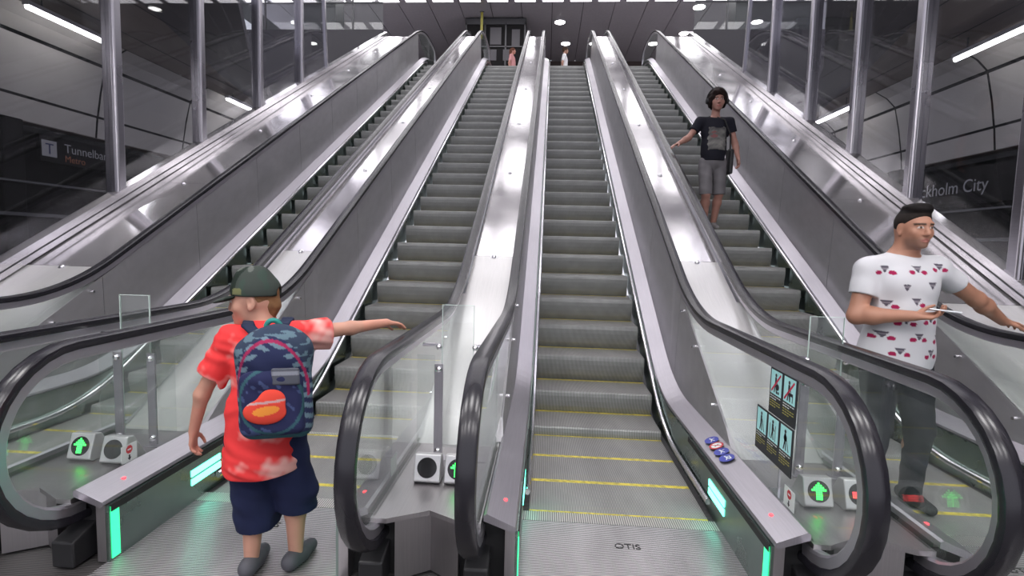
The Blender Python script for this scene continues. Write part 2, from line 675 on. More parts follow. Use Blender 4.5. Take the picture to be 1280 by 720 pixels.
SY = [2.13, 3.90, 5.64, 7.52, 9.54, 11.35]
for nm, i, lab in (('AB', -2, 'brushed steel deck strip running up between the two left escalators'),
                   ('BC', -1, 'brushed steel deck strip between the two middle escalators'),
                   ('CD', 0, 'brushed steel deck strip with the pictogram boards at its foot')):
    o = i * P
    build_deck('steel_deck', lab, 'deck', o + 1.245, o + P - .245, o + 1.19, o + P - .19, SY, 'decks between the handrails')
XL, XR = -4.85, 3.95
build_deck('steel_deck', 'wide steel deck along the left glass wall', 'deck', XL, -2 * P - .245, XL, -2 * P - .19, [1.80, 3.45, 5.20, 7.0, 8.8, 10.6], 'decks beside the glass walls', False, (XL - .02, XL + .10))
build_deck('steel_deck', 'wide steel deck along the right glass wall', 'deck', 1 + P + .245, XR, 1 + P + .19, XR, [1.66, 3.36, 5.07, 6.83, 8.58, 10.4], 'decks beside the glass walls', False, (XR - .10, XR + .02))


# ------------------------------------------------------------------ signal lights on the bases
ARROW = [(0, 4), (-1, 3), (0, 3), (1, 3), (-2, 2), (-1, 2), (0, 2), (1, 2), (2, 2), (-3, 1), (-2, 1), (-1, 1), (0, 1), (1, 1), (2, 1), (3, 1)] + [(x, y) for y in (0, -1, -2, -3) for x in (-1, 0, 1)]
BAR = [(x, y) for x in range(-3, 4) for y in (-1, 0, 1)]


def signal(x, y, kind, label):
    root = thing('signal_light', label, 'signal light', (x, y, DECK_Z0), 'direction signals on the bases')
    w = .066
    m = MB().prism([(0, .018), (.040, .142), (.085, .135), (.17, 0), (.02, 0)], -w, w)
    m.build('housing', 'housing', root, bevel=.006)
    # tilted face frame: v runs up the face
    a, b = Vector((0, 0, .018)), Vector((0, .040, .142))
    v = (b - a).normalized()
    u = Vector((1, 0, 0))
    nrm = u.cross(v).normalized()
    c = (a + b) / 2
    ln = MB().cyl(c - nrm * .002, c + nrm * .003, .050, .049, 28)
    lens = ln.build('lens', 'lens_black', root)
    if kind != 'off':
        d = MB()
        s = .0098
        for i, j in (ARROW if kind == 'green' else BAR):
            q = c + nrm * .0045 + u * (i * s) + v * ((j - .3) * s)
            h = .0044
            d.add([q - u * h - v * h, q + u * h - v * h, q + u * h + v * h, q - u * h + v * h], [(0, 1, 2, 3)])
        d.build('lit_arrow' if kind == 'green' else 'lit_bar', 'green_arrow' if kind == 'green' else 'red_bar', lens)
    return root


signal(-2.37, -.29, 'green', 'signal box with a green arrow on the left base by the two steel posts')
signal(-2.17, -.31, 'off', 'unlit signal box with a black lens on the left base')
signal(-.505, -.33, 'off', 'unlit signal box with a black lens on the middle base')
signal(-.352, -.33, 'green', 'signal box with a green arrow half behind the middle newel')
signal(1.365, -.36, 'green', 'signal box with a bright green arrow below the pictogram boards')
signal(1.545, -.37, 'red', 'signal box showing a red bar on the right base')


# ------------------------------------------------------------------ barrier posts with glass plates
def barrier(xp, label, both=True, yb=0.0):
    root = thing('glass_barrier', label, 'barrier', (xp, yb, DECK_Z0), 'glass barriers between the handrails')
    for dx in ((-.10, .10) if both else (-.10,)):
        p = MB().box(dx - .024, dx + .024, -.006, .006, 0, .535)
        p.box(dx - .04, dx + .07, -.035, .035, 0, .007)
        p.build('post', 'steel_strip', root, bevel=.002)
        for z in (.505, .045):
            MB().dome((dx, -.006, z), .020, .018, up=(0, -1, 0)).build('bolt', 'steel_bright', root, smooth=True)
    g = MB().box(-.086, .086, .012, .022, .06, .86)
    g.build('glass_plate', 'glass_plate', root)
    e = MB()
    for x in (-.088, .086):
        e.box(x, x + .002, .012, .022, .06, .86)
    e.box(-.088, .088, .012, .022, .86, .862)
    e.build('plate_edge', 'glass_edge', root)
    w = MB().box(-.225, -.125, .012, .022, .08, .58)
    w.build('side_plate', 'glass_plate', root)
    MB().box(.125, .225, .012, .022, .08, .58).build('side_plate', 'glass_plate', root)
    br = MB().tube([(-.10, 0, .64), (-.19, 0, .64)], .010).tube([(.10, 0, .64), (.19, 0, .64)], .010)
    br.dome((-.10, -.004, .63), .017, .02, up=(0, -1, 0)).dome((.10, -.004, .63), .017, .02, up=(0, -1, 0))
    br.build('bracket', 'steel_bright', root, smooth=True)
    return root


barrier(-2.255, 'barrier of two steel posts and clear glass on the left base', True, -.03)
barrier(-.415, 'barrier of steel posts and clear glass on the middle base')
barrier(1.545, 'clear glass barrier behind the pictogram boards on the right base', True, .02)


# ------------------------------------------------------------------ pictogram boards
def disc(m, c, r, mi, z=0., seg=16):
    v = [(c[0] + r * math.cos(2 * math.pi * i / seg), c[1] + r * math.sin(2 * math.pi * i / seg), z) for i in range(seg)]
    m.add(v, [tuple(range(seg))], mi)


def bar2(m, a, b, w, mi, z=0.):
    a, b = Vector(a), Vector(b)
    d = (b - a).normalized()
    n = Vector((-d.y, d.x)) * w / 2
    m.add([(p.x, p.y, z) for p in (a - n, b - n, b + n, a + n)], [(0, 1, 2, 3)], mi)


def figure(m, cx, cy, s, kind, z):
    """small dark pictogram figures: walking, with cane, with child, pram, dog"""
    disc(m, (cx, cy + .030 * s), .0075 * s, 2, z)
    bar2(m, (cx, cy + .022 * s), (cx, cy - .008 * s), .014 * s, 2, z)
    bar2(m, (cx - .002, cy - .006 * s), (cx - .010 * s, cy - .040 * s), .007 * s, 2, z)
    bar2(m, (cx + .002, cy - .006 * s), (cx + .010 * s, cy - .040 * s), .007 * s, 2, z)
    bar2(m, (cx, cy + .016 * s), (cx + .016 * s, cy - .004 * s), .005 * s, 2, z)
    if kind == 'rail':
        bar2(m, (cx + .012 * s, cy + .002 * s), (cx + .03 * s, cy - .040 * s), .005 * s, 2, z)
    if kind == 'stand':
        bar2(m, (cx - .024 * s, cy + .02 * s), (cx - .024 * s, cy - .042 * s), .004 * s, 2, z)
        bar2(m, (cx + .024 * s, cy + .02 * s), (cx + .024 * s, cy - .042 * s), .004 * s, 2, z)
    if kind == 'child':
        disc(m, (cx + .002, cy + .006 * s), .013 * s, 2, z)
        bar2(m, (cx + .012 * s, cy), (cx + .03 * s, cy - .040 * s), .005 * s, 2, z)
    if kind == 'pram':
        disc(m, (cx + .017 * s, cy - .014 * s), .013 * s, 2, z)
        disc(m, (cx + .012 * s, cy - .036 * s), .006 * s, 2, z)
        disc(m, (cx + .026 * s, cy - .036 * s), .006 * s, 2, z)
    if kind == 'dog':
        bar2(m, (cx + .006 * s, cy - .012 * s), (cx + .032 * s, cy - .012 * s), .012 * s, 2, z)
        bar2(m, (cx + .010 * s, cy - .012 * s), (cx + .010 * s, cy - .040 * s), .005 * s, 2, z)
        bar2(m, (cx + .030 * s, cy - .012 * s), (cx + .030 * s, cy - .040 * s), .005 * s, 2, z)


def board(label, w, h, kinds, cross, x, yc, z0, foot):
    """local frame: x right, y up, z towards the reader; reader looks along +x of the hall"""
    root = thing('pictogram_board', label, 'sign', (x, yc, z0), 'pictogram boards')
    ori = Matrix(((0, 0, -1, 0), (-1, 0, 0, 0), (0, 1, 0, 0), (0, 0, 0, 1)))

    def put(m, name, mats, **k):
        o = m.build(name, mats, root, **k)
        o.matrix_local = ori
        return o
    put(MB().box(-w / 2, w / 2, 0, h, -.004, .0), 'board', 'sign_black')
    n = len(kinds)
    cw = w / n
    m = MB()
    for i, k in enumerate(kinds):
        cx = -w / 2 + cw * (i + .5)
        a, b = cx - cw * .42, cx + cw * .42
        y1, y0 = h - .008, h * .44
        m.add([(a, y0, .0008), (b, y0, .0008), (b, y1, .0008), (a, y1, .0008)], [(0, 1, 2, 3)], 0)
        figure(m, cx - .004, (y0 + y1) / 2, (y1 - y0) / .096, k, .0016)
        if cross:
            bar2(m, (a + .012, y0 + .012), (b - .012, y1 - .012), .011, 1, .0022)
        # rows of small print, too fine to read
        for r in range(5):
            yy = h * .40 - r * .0115 * h / .21
            for q in range(5 if r not in (1, 4) else 3):
                xx = a + q * cw * .165
                m.add([(xx, yy - .0035, .0008), (xx + cw * .135, yy - .0035, .0008), (xx + cw * .135, yy + .001, .0008), (xx, yy + .001, .0008)], [(0, 1, 2, 3)], 3 if r > 1 else 4)
    put(m, 'pictograms', ['sign_cyan', 'sign_red', 'sign_black', 'sign_yellow', 'sticker_white'])
    if foot:
        f = MB().box(-.006, .006, -(z0 - DECK_Z0), .02, -.050, -.040)
        f.box(-.07, .07, -(z0 - DECK_Z0), -(z0 - DECK_Z0) + .008, -.13, -.028)
        put(f, 'foot', 'steel_bright')
    return root


board('upper black board with two crossed-out cyan pictograms', .275, .225, ['pram', 'dog'], True, 1.186, -.305, .705, False)
b2 = board('lower black board with three cyan pictograms of people', .40, .225, ['rail', 'stand', 'child'], False, 1.186, -.235, .474, True)


# ------------------------------------------------------------------ stickers
def round_sticker(x, y, kind, label, z=.347):
    root = thing('round_sticker', label, 'sticker', (x, y, z), 'round safety stickers', 0)
    r = .043
    m = MB()
    mi = 0 if kind != 'ban' else 2
    m.cyl((0, 0, 0), (0, 0, .001), r, r, 24, mi)
    if kind == 'ban':
        disc(m, (0, 0), r * .72, 1, .0014, 20)
        bar2(m, (-r * .6, r * .5), (r * .6, -r * .5), .008, 2, .0018)
        bar2(m, (-.012, -.008), (.014, .006), .007, 3, .0016)
    else:
        disc(m, (-.004, .020), .006, 1, .0014, 10)
        bar2(m, (-.002, .013), (.002, -.006), .010, 1, .0014)
        bar2(m, (.0, -.004), (-.010, -.024), .006, 1, .0014)
        bar2(m, (.002, -.004), (.014, -.022), .006, 1, .0014)
        bar2(m, (.002, .008), (.022, .012), .005, 1, .0014)
        if kind == 'pair':
            disc(m, (.018, .004), .005, 1, .0014, 10)
            bar2(m, (.018, -.002), (.018, -.022), .007, 1, .0014)
    m.build('sticker_print', ['sticker_blue', 'sticker_white', 'sticker_red', 'sign_black'], root)
    root.rotation_euler = (0, -math.atan2(.052, .123), 0)
    return root


for i, (k, lab) in enumerate((('walk', 'topmost blue round sticker on the steel strip below the pictogram boards'), ('ban', 'white round sticker with red ring on the steel strip'),
                              ('walk', 'blue round sticker just below the red ringed one'), ('pair', 'lowest blue round sticker, showing two figures'))):
    round_sticker(1.105, .40 - i * .090, k, lab, .333)


def stop_sticker(x, y, label, inward):
    root = thing('stop_sticker', label, 'sticker', (x, y, .385), 'emergency stop stickers')
    m = MB().box(-.001, .001, -.05, .05, -.045, .045, 0)
    # red octagon and black arrow on the visible side
    sx = .0016 * inward
    v = [(sx, .022 * math.cos(2 * math.pi * (i + .5) / 8), .018 + .022 * math.sin(2 * math.pi * (i + .5) / 8)) for i in range(8)]
    m.add(v, [tuple(range(8))], 1)
    m.add([(sx * 1.3, -.012, .014), (sx * 1.3, .012, .014), (sx * 1.3, .012, .022), (sx * 1.3, -.012, .022)], [(0, 1, 2, 3)], 0)
    m.add([(sx, -.005, -.010), (sx, .005, -.010), (sx, .005, -.025), (sx, -.005, -.025)], [(0, 1, 2, 3)], 2)
    m.add([(sx, -.012, -.024), (sx, .012, -.024), (sx, 0, -.040)], [(0, 1, 2)], 2)
    m.build('sticker_print', ['sticker_white', 'sticker_red', 'sign_black'], root)


stop_sticker(1.186, -.44, 'small white emergency stop sticker on the right base glass', -1)
stop_sticker(-P - .186, -.33, 'small white emergency stop sticker on the left newel glass', 1)
stop_sticker(1 - P + .186, -.30, 'white emergency stop sticker inside the middle left newel', -1)


# ------------------------------------------------------------------ glass walls on both sides
def glass_wall(x, s, ys, label, lean):
    root = thing('glass_wall', label, 'glass wall', (x, 0, 0), 'glass walls along the decks')
    top = 10.0
    for i, y in enumerate(ys):
        zb = deck_z(y) + .06 if y > .2 else .4
        m = MB()
        w = .075
        m.box(-w * .8, w * .8, y - w, y + w, zb, top)
        m.build('post', 'steel_post', root, bevel=.012)
        MB().cyl((-s * .065, y - .055, zb), (-s * .065, y - .055, top), .022, .022, 10).build('post_tube', 'steel_strip', root, smooth=True)
        if i:
            ya = ys[i - 1] + w
            yb = y - w
            za, zc = (deck_z(ya) if ya > .2 else .4) + .10, (deck_z(yb) if yb > .2 else .4) + .10
            MB().prism([(ya, za), (yb, zc), (yb, top), (ya, top)], -.006, .006).build('glass_pane', 'glass_wall', root)
    # the leaning brace that closes the glazing above
    yb = ys[-1] + lean
    a, b = Vector((0, yb, deck_z(yb) + .05)), Vector((0, yb - .45, top))
    m = MB().cyl(a, b, .045, .045, 4)
    m.build('leaning_brace', 'steel_post', root)
    y = ys[-1]
    MB().prism([(y + .06, deck_z(y) + .13), (yb - .06, deck_z(yb) + .1), (yb - .48, top), (y + .06, top)], -.006, .006).build('glass_pane', 'glass_wall', root)
    return root


glass_wall(XL, -1, [-1.6, -.1, 1.42, 2.90, 4.36, 5.87, 7.36], 'tall glass wall with steel posts on the left', 1.25)
glass_wall(XR, 1, [-1.4, .2, 1.75, 3.12, 4.28, 5.50, 6.95], 'tall glass wall with steel posts on the right', 1.42)


# upper parapets and glass railing
def parapet(x0, x1, label, cat='parapet'):
    root = thing('upper_parapet', label, cat, ((x0 + x1) / 2, 12.68, 0), 'parapets of the upper floor')
    h = abs(x1 - x0) / 2
    MB().box(-h, h, -.06, .06, 4.0, 7.66).build('parapet_wall', 'parapet_grey', root)
    MB().box(-h, h, -.006, .006, 7.66, 9.2).build('glass_pane', 'glass_plate', root)
    MB().cyl((-h, -.04, 8.42), (h, -.04, 8.42), .022).build('rail', 'steel_dark', root, smooth=True)
    for x in (-h + .9, 0, h - .9):
        MB().box(x - .02, x + .02, -.03, .03, 7.66, 9.2).build('rail_post', 'steel_dark', root)
    return root


parapet(-12.0, -4.9, 'dark parapet with glass railing at the upper left')
parapet(4.0, 11.2, 'dark parapet with glass railing at the upper right')


# ------------------------------------------------------------------ the hall
struct('wall_pier_left', MB().box(-7.6, -6.35, 12.75, 13.4, 4.0, 10.0), 'parapet_grey')
struct('wall_pier_right', MB().box(5.15, 7.2, 12.75, 13.4, 4.0, 10.0), 'parapet_grey')
struct('floor', MB().box(-9.5, 8.7, -7.0, 14.0, -.2, -.012), 'floor_dark')
struct('floor_upper', MB().box(-12, 11.2, 14.0, 22.2, ZL - .3, ZL - .035), 'upper_floor')
# ceiling of the shaft: metal panels with open joints along the run
cm = MB()
for i in range(-10, 10):
    cm.box(i * 1.1 + .012, i * 1.1 + 1.088, -6, 22, 10.0, 10.05, 0)
cm.box(-12, 12, -6, 22, 10.05, 10.2, 1)
struct('ceiling', cm, ['ceiling_panel', 'black_gap'])
struct('wall_back', MB().box(-12, 11.2, 22.0, 22.2, ZL - .1, 10.0), 'brown_wall')
#struct('wall_front', MB().box(-9.5, 8.7, -7.2, -7.0, -.2, 10.0), 'hall_grey')


# side tunnels
def tunnel(s, name):
    """s -1 left, +1 right; profile as (distance from the plane of symmetry, z)"""
    X = lambda d: MID + s * d
    y0, y1 = -7.0, 15.5

    def strip(prof, mname, nm, a=y0, b=y1, th=.06):
        m = MB()
        for (d0, z0), (d1, z1) in zip(prof[:-1], prof[1:]):
            q = [(X(d0), z0), (X(d1), z1), (X(d1) + s * th, z1 + .02), (X(d0) + s * th, z0 + .02)]
            v = [(x, y, z) for y in (a, b) for x, z in q]
            m.add(v, [(0, 1, 2, 3), (4, 7, 6, 5), (0, 4, 5, 1), (1, 5, 6, 2), (2, 6, 7, 3), (3, 7, 4, 0)])
        return m
    # panels in two bands, one every 2.2 m
    wall = MB()
    y = y0
    while y < y1:
        for prof in ([(7.62, 3.22), (7.58, 3.56)], [(7.57, 3.60), (7.50, 4.0), (7.40, 4.41)], [(7.38, 4.46), (7.22, 4.62), (7.0, 4.74)]):
            for (d0, z0), (d1, z1) in zip(prof[:-1], prof[1:]):
                a, b = y + .02, y + 2.18
                wall.add([(X(d0), a, z0), (X(d1), a, z1), (X(d1), b, z1), (X(d0), b, z0)], [(0, 1, 2, 3)])
        y += 2.2
    struct('wall_' + name, wall, 'tunnel_panel')
    bk = strip([(7.75, 3.1), (7.70, 3.6), (7.5, 4.6), (7.05, 4.90)], 'black_gap', 'x')
    struct('wall_%s_backing' % name, bk, 'black_gap')
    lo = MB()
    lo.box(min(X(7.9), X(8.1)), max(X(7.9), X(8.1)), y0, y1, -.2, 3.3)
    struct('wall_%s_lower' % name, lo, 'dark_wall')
    lp = strip([(7.9, 3.16), (7.58, 3.20)], 'tunnel_ceiling', 'x')
    struct('trim_' + name, lp, 'tunnel_ceiling')
    # ceiling: rises from the lights to the glass, cut back on a slant further up
    ce = MB()
    # sections along y, each section's inner edge distance
    ed = [(y0, 4.42), (5.3, 4.42), (8.0, 5.75), (11.6, 7.0)]
    prof = [(7.02, 4.76), (6.75, 4.80), (6.3, 4.97), (5.6, 5.12), (4.42, 5.22)]

    def zat(d):
        for (d0, z0), (d1, z1) in zip(prof[:-1], prof[1:]):
            if d1 <= d <= d0:
                return z0 + (z1 - z0) * (d0 - d) / (d0 - d1)
        return prof[-1][1]
    n = 9
    for (ya, ea), (yb, eb) in zip(ed[:-1], ed[1:]):
        for k in range(n):
            qs = []
            for yy, e in ((ya, ea), (yb, eb)):
                for t in (k / n, (k + 1) / n):
                    d = 7.02 + (e - 7.02) * t
                    qs.append((X(d), yy, zat(max(min(d, 7.02), 4.42))))
            ce.add([qs[0], qs[1], qs[3], qs[2]], [(0, 1, 2, 3)], 0 if k < 4 else 1)
    # dark joints along the run
    for d in (6.62, 5.95, 5.15):
        lim = 15 if d > 6.9 else (5.3 + (d - 4.42) / 1.33 * 2.7 if d < 5.75 else 8 + (d - 5.75) / 1.25 * 3.6)
        ce.add([(X(d - .012), y0, zat(d) - .006), (X(d + .012), y0, zat(d) - .008), (X(d + .012), lim, zat(d) - .008), (X(d - .012), lim, zat(d) - .006)], [(0, 1, 2, 3)], 2)
    ce.add([(X(4.42), 5.3, 5.22), (X(5.75), 8.0, 5.09), (X(7.0), 11.6, 4.77), (X(7.0), 11.6, 5.0), (X(5.75), 8.0, 5.35), (X(4.42), 5.3, 5.45)], [(0, 1, 4, 5), (1, 2, 3, 4)], 1)
    struct('ceiling_' + name, ce, ['tunnel_ceiling', 'hall_grey', 'black_gap'])
    # rails and pillars on the dark platform side
    for ya in (1.0, 4.4, 8.2, 12.0):
        side_name = 'left' if s < 0 else 'right'
        lab = {1.0: 'nearest', 4.4: 'second', 8.2: 'third', 12.0: 'farthest'}[ya]
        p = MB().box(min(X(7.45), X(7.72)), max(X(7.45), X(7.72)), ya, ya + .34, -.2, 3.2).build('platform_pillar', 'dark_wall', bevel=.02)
        tag(p, '%s dark platform pillar beyond the %s glass wall' % (lab, side_name), 'pillar', 'platform pillars')
    rl = thing('platform_rail', 'steel rails of the platform beyond the %s glass wall' % ('left' if s < 0 else 'right'), 'railing', (X(7.4), 0, 0), 'platform railings')
    for z in (1.05, 1.75, 2.25):
        MB().box(-.02, .02, -4, 14, z, z + (.05 if z < 2 else .03)).build('rail', 'steel_dark', rl)
    return X


XLf = tunnel(-1, 'left')
XRf = tunnel(1, 'right')


def tube_light(x, ya, yb, z, label):
    root = thing('tube_light', label, 'lamp', (x, (ya + yb) / 2, z), 'tube lights over the platforms')
    h = (yb - ya) / 2
    MB().box(-.05, .05, -h - .02, h + .02, .02, .08).build('lamp_body', 'housing', root)
    for q in (-h * .7, h * .7):
        MB().cyl((0, q, .08), (0, q, .25), .012).build('hanger', 'steel_dark', root)
    MB().sweep([(.036 * math.cos(a), .036 * math.sin(a)) for a in [i * math.pi / 4 for i in range(8)]], [(-h, 0), (h, 0)]).build('tube', 'tube_white', root, smooth=True)


xl, xr = XLf(6.8), XRf(6.75)
tube_light(xl, 4.25, 5.72, 4.62, 'long tube light at the upper left beyond the glass')
tube_light(xl, 8.8, 10.2, 4.62, 'short tube light farther along the left platform')
tube_light(xr, 4.55, 6.0, 4.55, 'long tube light at the upper right beyond the glass')
tube_light(xr, 8.75, 10.3, 4.55, 'tube light farther along the right platform')
tube_light(xl, -.5, 1.0, 4.62, 'tube light over the nearer end of the left platform')
tube_light(xr, -.5, 1.0, 4.55, 'tube light over the nearer end of the right platform')


# platform signs
def platform_sign(x, s, ya, yb, z0, z1, label, items):
    root = thing('platform_sign', label, 'sign', (x, (ya + yb) / 2, z0), 'platform signs')
    h = (yb - ya) / 2
    MB().box(-.03, .03, -h, h, 0, z1 - z0).build('sign_panel', 'dark_wall', root)
    rot = (math.pi / 2, 0, math.pi / 2 * (1 if s < 0 else -1))
    fx = .033 if s < 0 else -.033
    for kind, txt, size, yy, zz, m in items:
        if kind == 'box':
            MB().box(fx - .004, fx + .004, yy - size / 2, yy + size / 2, zz, zz + size).build('letter_box', 'text_white', root, bevel=.004)
            text_part('lettering', txt, size * .95, m, root, (fx + (.006 if s < 0 else -.006), yy, zz + size * .16), rot, .001, 'CENTER')
        else:
            text_part('lettering', txt, size, m, root, (fx, yy, zz), rot)


sx_l, sx_r = XLf(7.4), XRf(7.4)
platform_sign(sx_l, -1, 4.9, 7.2, 2.62, 3.02, 'dark metro sign with a T box beyond the left glass', [
    ('box', 'T', .25, -1.00, .08, 'sign_blue'), ('t', 'Tunnelbana', .20, -.74, .19, 'text_white'), ('t', 'Metro', .15, -.74, .04, 'text_orange')])
platform_sign(sx_l, -1, 7.5, 10.4, 2.50, 3.0, 'dark station name sign beyond the left glass', [('t', 'Stockholm City', .30, -1.2, .16, 'text_white')])
platform_sign(sx_r, 1, 5.0, 8.4, 2.36, 2.96, 'dark station name sign beyond the right glass', [('t', 'Stockholm City', .30, 1.12, .20, 'text_white')])
platform_sign(sx_r, 1, 3.0, 4.9, 2.36, 2.90, 'dark metro sign with a T box beyond the right glass', [
    ('box', 'T', .22, .68, .18, 'sign_blue'), ('t', 'Nä', .16, .50, .30, 'text_white')])
ex = thing('exit_sign', 'small green lit sign beyond the right glass wall', 'sign', (XRf(7.2), 8.1, 2.75))
MB().box(-.03, .03, -.28, .28, 0, .16).build('sign_case', 'sign_black', ex)
MB().box(-.036, -.03, -.25, .25, .02, .14).build('lit_face', 'exit_green', ex)


# ------------------------------------------------------------------ lamps of the shaft ceiling
def panel_light(x, y, label, group):
    root = thing('ceiling_light', label, 'ceiling light', (x, y, 10.0), group)
    w, l = .36, .60
    fr = MB()
    for a in ((-w - .03, -w, -l - .03, l + .03), (w, w + .03, -l - .03, l + .03), (-w, w, -l - .03, -l), (-w, w, l, l + .03)):
        fr.box(*a, -.02, .0)
    fr.build('light_frame', 'housing', root)
    MB().box(-w, w, -l, l, -.015, -.003).build('diffuser', 'light_white', root)


ROWY = [15.5, 12.45, 9.9, 7.0, 4.6, 2.3]
ordn = ['leftmost', 'second from left', 'third from left', 'fourth from left', 'fourth from right', 'third from right', 'second from right', 'rightmost']
for i in range(8):
    panel_light(-3.835 + .965 * i, ROWY[0], 'bright ceiling light panel at the top edge, %s of its row' % ordn[i], 'row of ceiling light panels at the top')
def light_row(y, label, group, idx):
    root = thing('ceiling_light', label, 'ceiling light', (MID, y, 10.0), group)
    for i in idx:
        x = -3.835 + .965 * i - MID
        MB().box(x - .36, x + .36, -.6, .6, -.015, -.003).build('diffuser', 'light_white', root)
        fr = MB()
        for a in ((x - .39, x - .36, -.63, .63), (x + .36, x + .39, -.63, .63), (x - .36, x + .36, -.63, -.6), (x - .36, x + .36, .6, .63)):
            fr.box(*a, -.02, 0)
        fr.build('light_frame', 'housing', root)


for y, nm in zip(ROWY[1:], ('upper end', 'upper third', 'middle', 'lower third', 'lower end')):
    light_row(y, 'row of white ceiling light panels above the %s of the escalators' % nm, 'rows of ceiling light panels over the escalators', range(-7, 14))
light_row(ROWY[0], 'ceiling light panels at the top edge beyond the left glass wall', 'side rows of ceiling light panels', range(-7, 0))
light_row(ROWY[0], 'ceiling light panels at the top edge beyond the right glass wall', 'side rows of ceiling light panels', range(8, 14))

# unseen lower hall ceiling; its square lights are added to brighten the decks
struct('ceiling_lower', MB().box(-9.5, 8.7, -7, -1.0, 4.8, 5.0), 'ceiling_panel')
for j, yy in enumerate((-1.9, -4.6)):
    root = thing('ceiling_light', 'row of unseen square fill lights added to the lower hall ceiling, %s the escalators' % ('close to' if j == 0 else 'away from'), 'ceiling light', (MID, yy, 4.8), 'added fill lights of the lower hall')
    for i in range(5):
        x = -4.4 + 2.2 * i
        MB().box(x - .45, x + .45, -.45, .45, -.015, -.003).build('diffuser', 'hall_fill_light', root)
        fr = MB()
        for a in ((x - .48, x - .45, -.48, .48), (x + .45, x + .48, -.48, .48), (x - .45, x + .45, -.48, -.45), (x - .45, x + .45, .45, .48)):
            fr.box(*a, -.02, 0)
        fr.build('light_frame', 'housing', root)


def downlight(x, y, r, label):
    root = thing('downlight', label, 'ceiling light', (x, y, 10.0), 'round ceiling lights')
    MB().cyl((0, 0, -.03), (0, 0, 0), r * 1.12, r * 1.12, 24).build('light_ring', 'housing', root)
    MB().cyl((0, 0, -.036), (0, 0, -.03), r, r, 24).build('diffuser', 'spot_white', root)


downlight(.31, 17.76, .19, 'round ceiling light nearest the light panels in the middle')
downlight(.60, 19.85, .18, 'round ceiling light above the person in the white top')
downlight(5.14, 16.54, .20, 'round ceiling light at the upper right corner')
downlight(4.2, 19.85, .18, 'round ceiling light seen beside the upper right newel')
downlight(5.2, 18.8, .18, 'round ceiling light low behind the upper right railing')
downlight(-6.3, 9.5, .13, 'round ceiling light seen through the left glass wall')

# dark glazed kiosk on the upper floor
kk = thing('kiosk', 'dark glazed kiosk on the upper floor behind the escalator tops', 'kiosk', (-2.1, 17.4, ZL - .035))
MB().box(-1.14, 1.14, 0, 1.6, 0, 2.94).build('kiosk_body', 'dark_wall', kk)
fm = MB()
for x in (-1.14, -.42, .36, 1.08):
    fm.box(x, x + .06, -.05, 0, 0, 2.8)
fm.box(-1.14, 1.14, -.05, 0, 2.72, 2.94)
fm.box(-1.14, 1.14, -.05, 0, 1.9, 1.94)
fm.build('kiosk_frame', 'steel_dark', kk)
for x, z, w, h in ((-.2, 2.0, .42, .62), (-.25, 1.42, .3, .4), (.3, 1.42, .3, .4), (-.72, 1.6, .2, .8), (.62, 1.95, .3, .6)):
    MB().box(x, x + w, -.02, .005, z, z + h).build('kiosk_window', 'hall_grey', kk)
ys_ = thing('hanging_banner', 'narrow yellow strip hanging in front of the kiosk', 'banner', (-2.55, 16.8, 9.0))
MB().prism([(0, 0), (.012, 0), (.012, .95), (0, .95)], -.045, .045).build('banner_cloth', 'yellow_strip', ys_)
MB().cyl((-.08, .006, .95), (.08, .006, .95), .012).build('banner_rod', 'steel_dark', ys_)
MB().cyl((0, .006, .95), (0, .006, 1.0), .005).build('banner_hook', 'steel_dark', ys_)

#P0#
# ------------------------------------------------------------------ people: bodies grown as one smooth surface
def V(*a):
    return np.array(a, float)


def unit(a):
    return np.asarray(a, float) / np.linalg.norm(a)


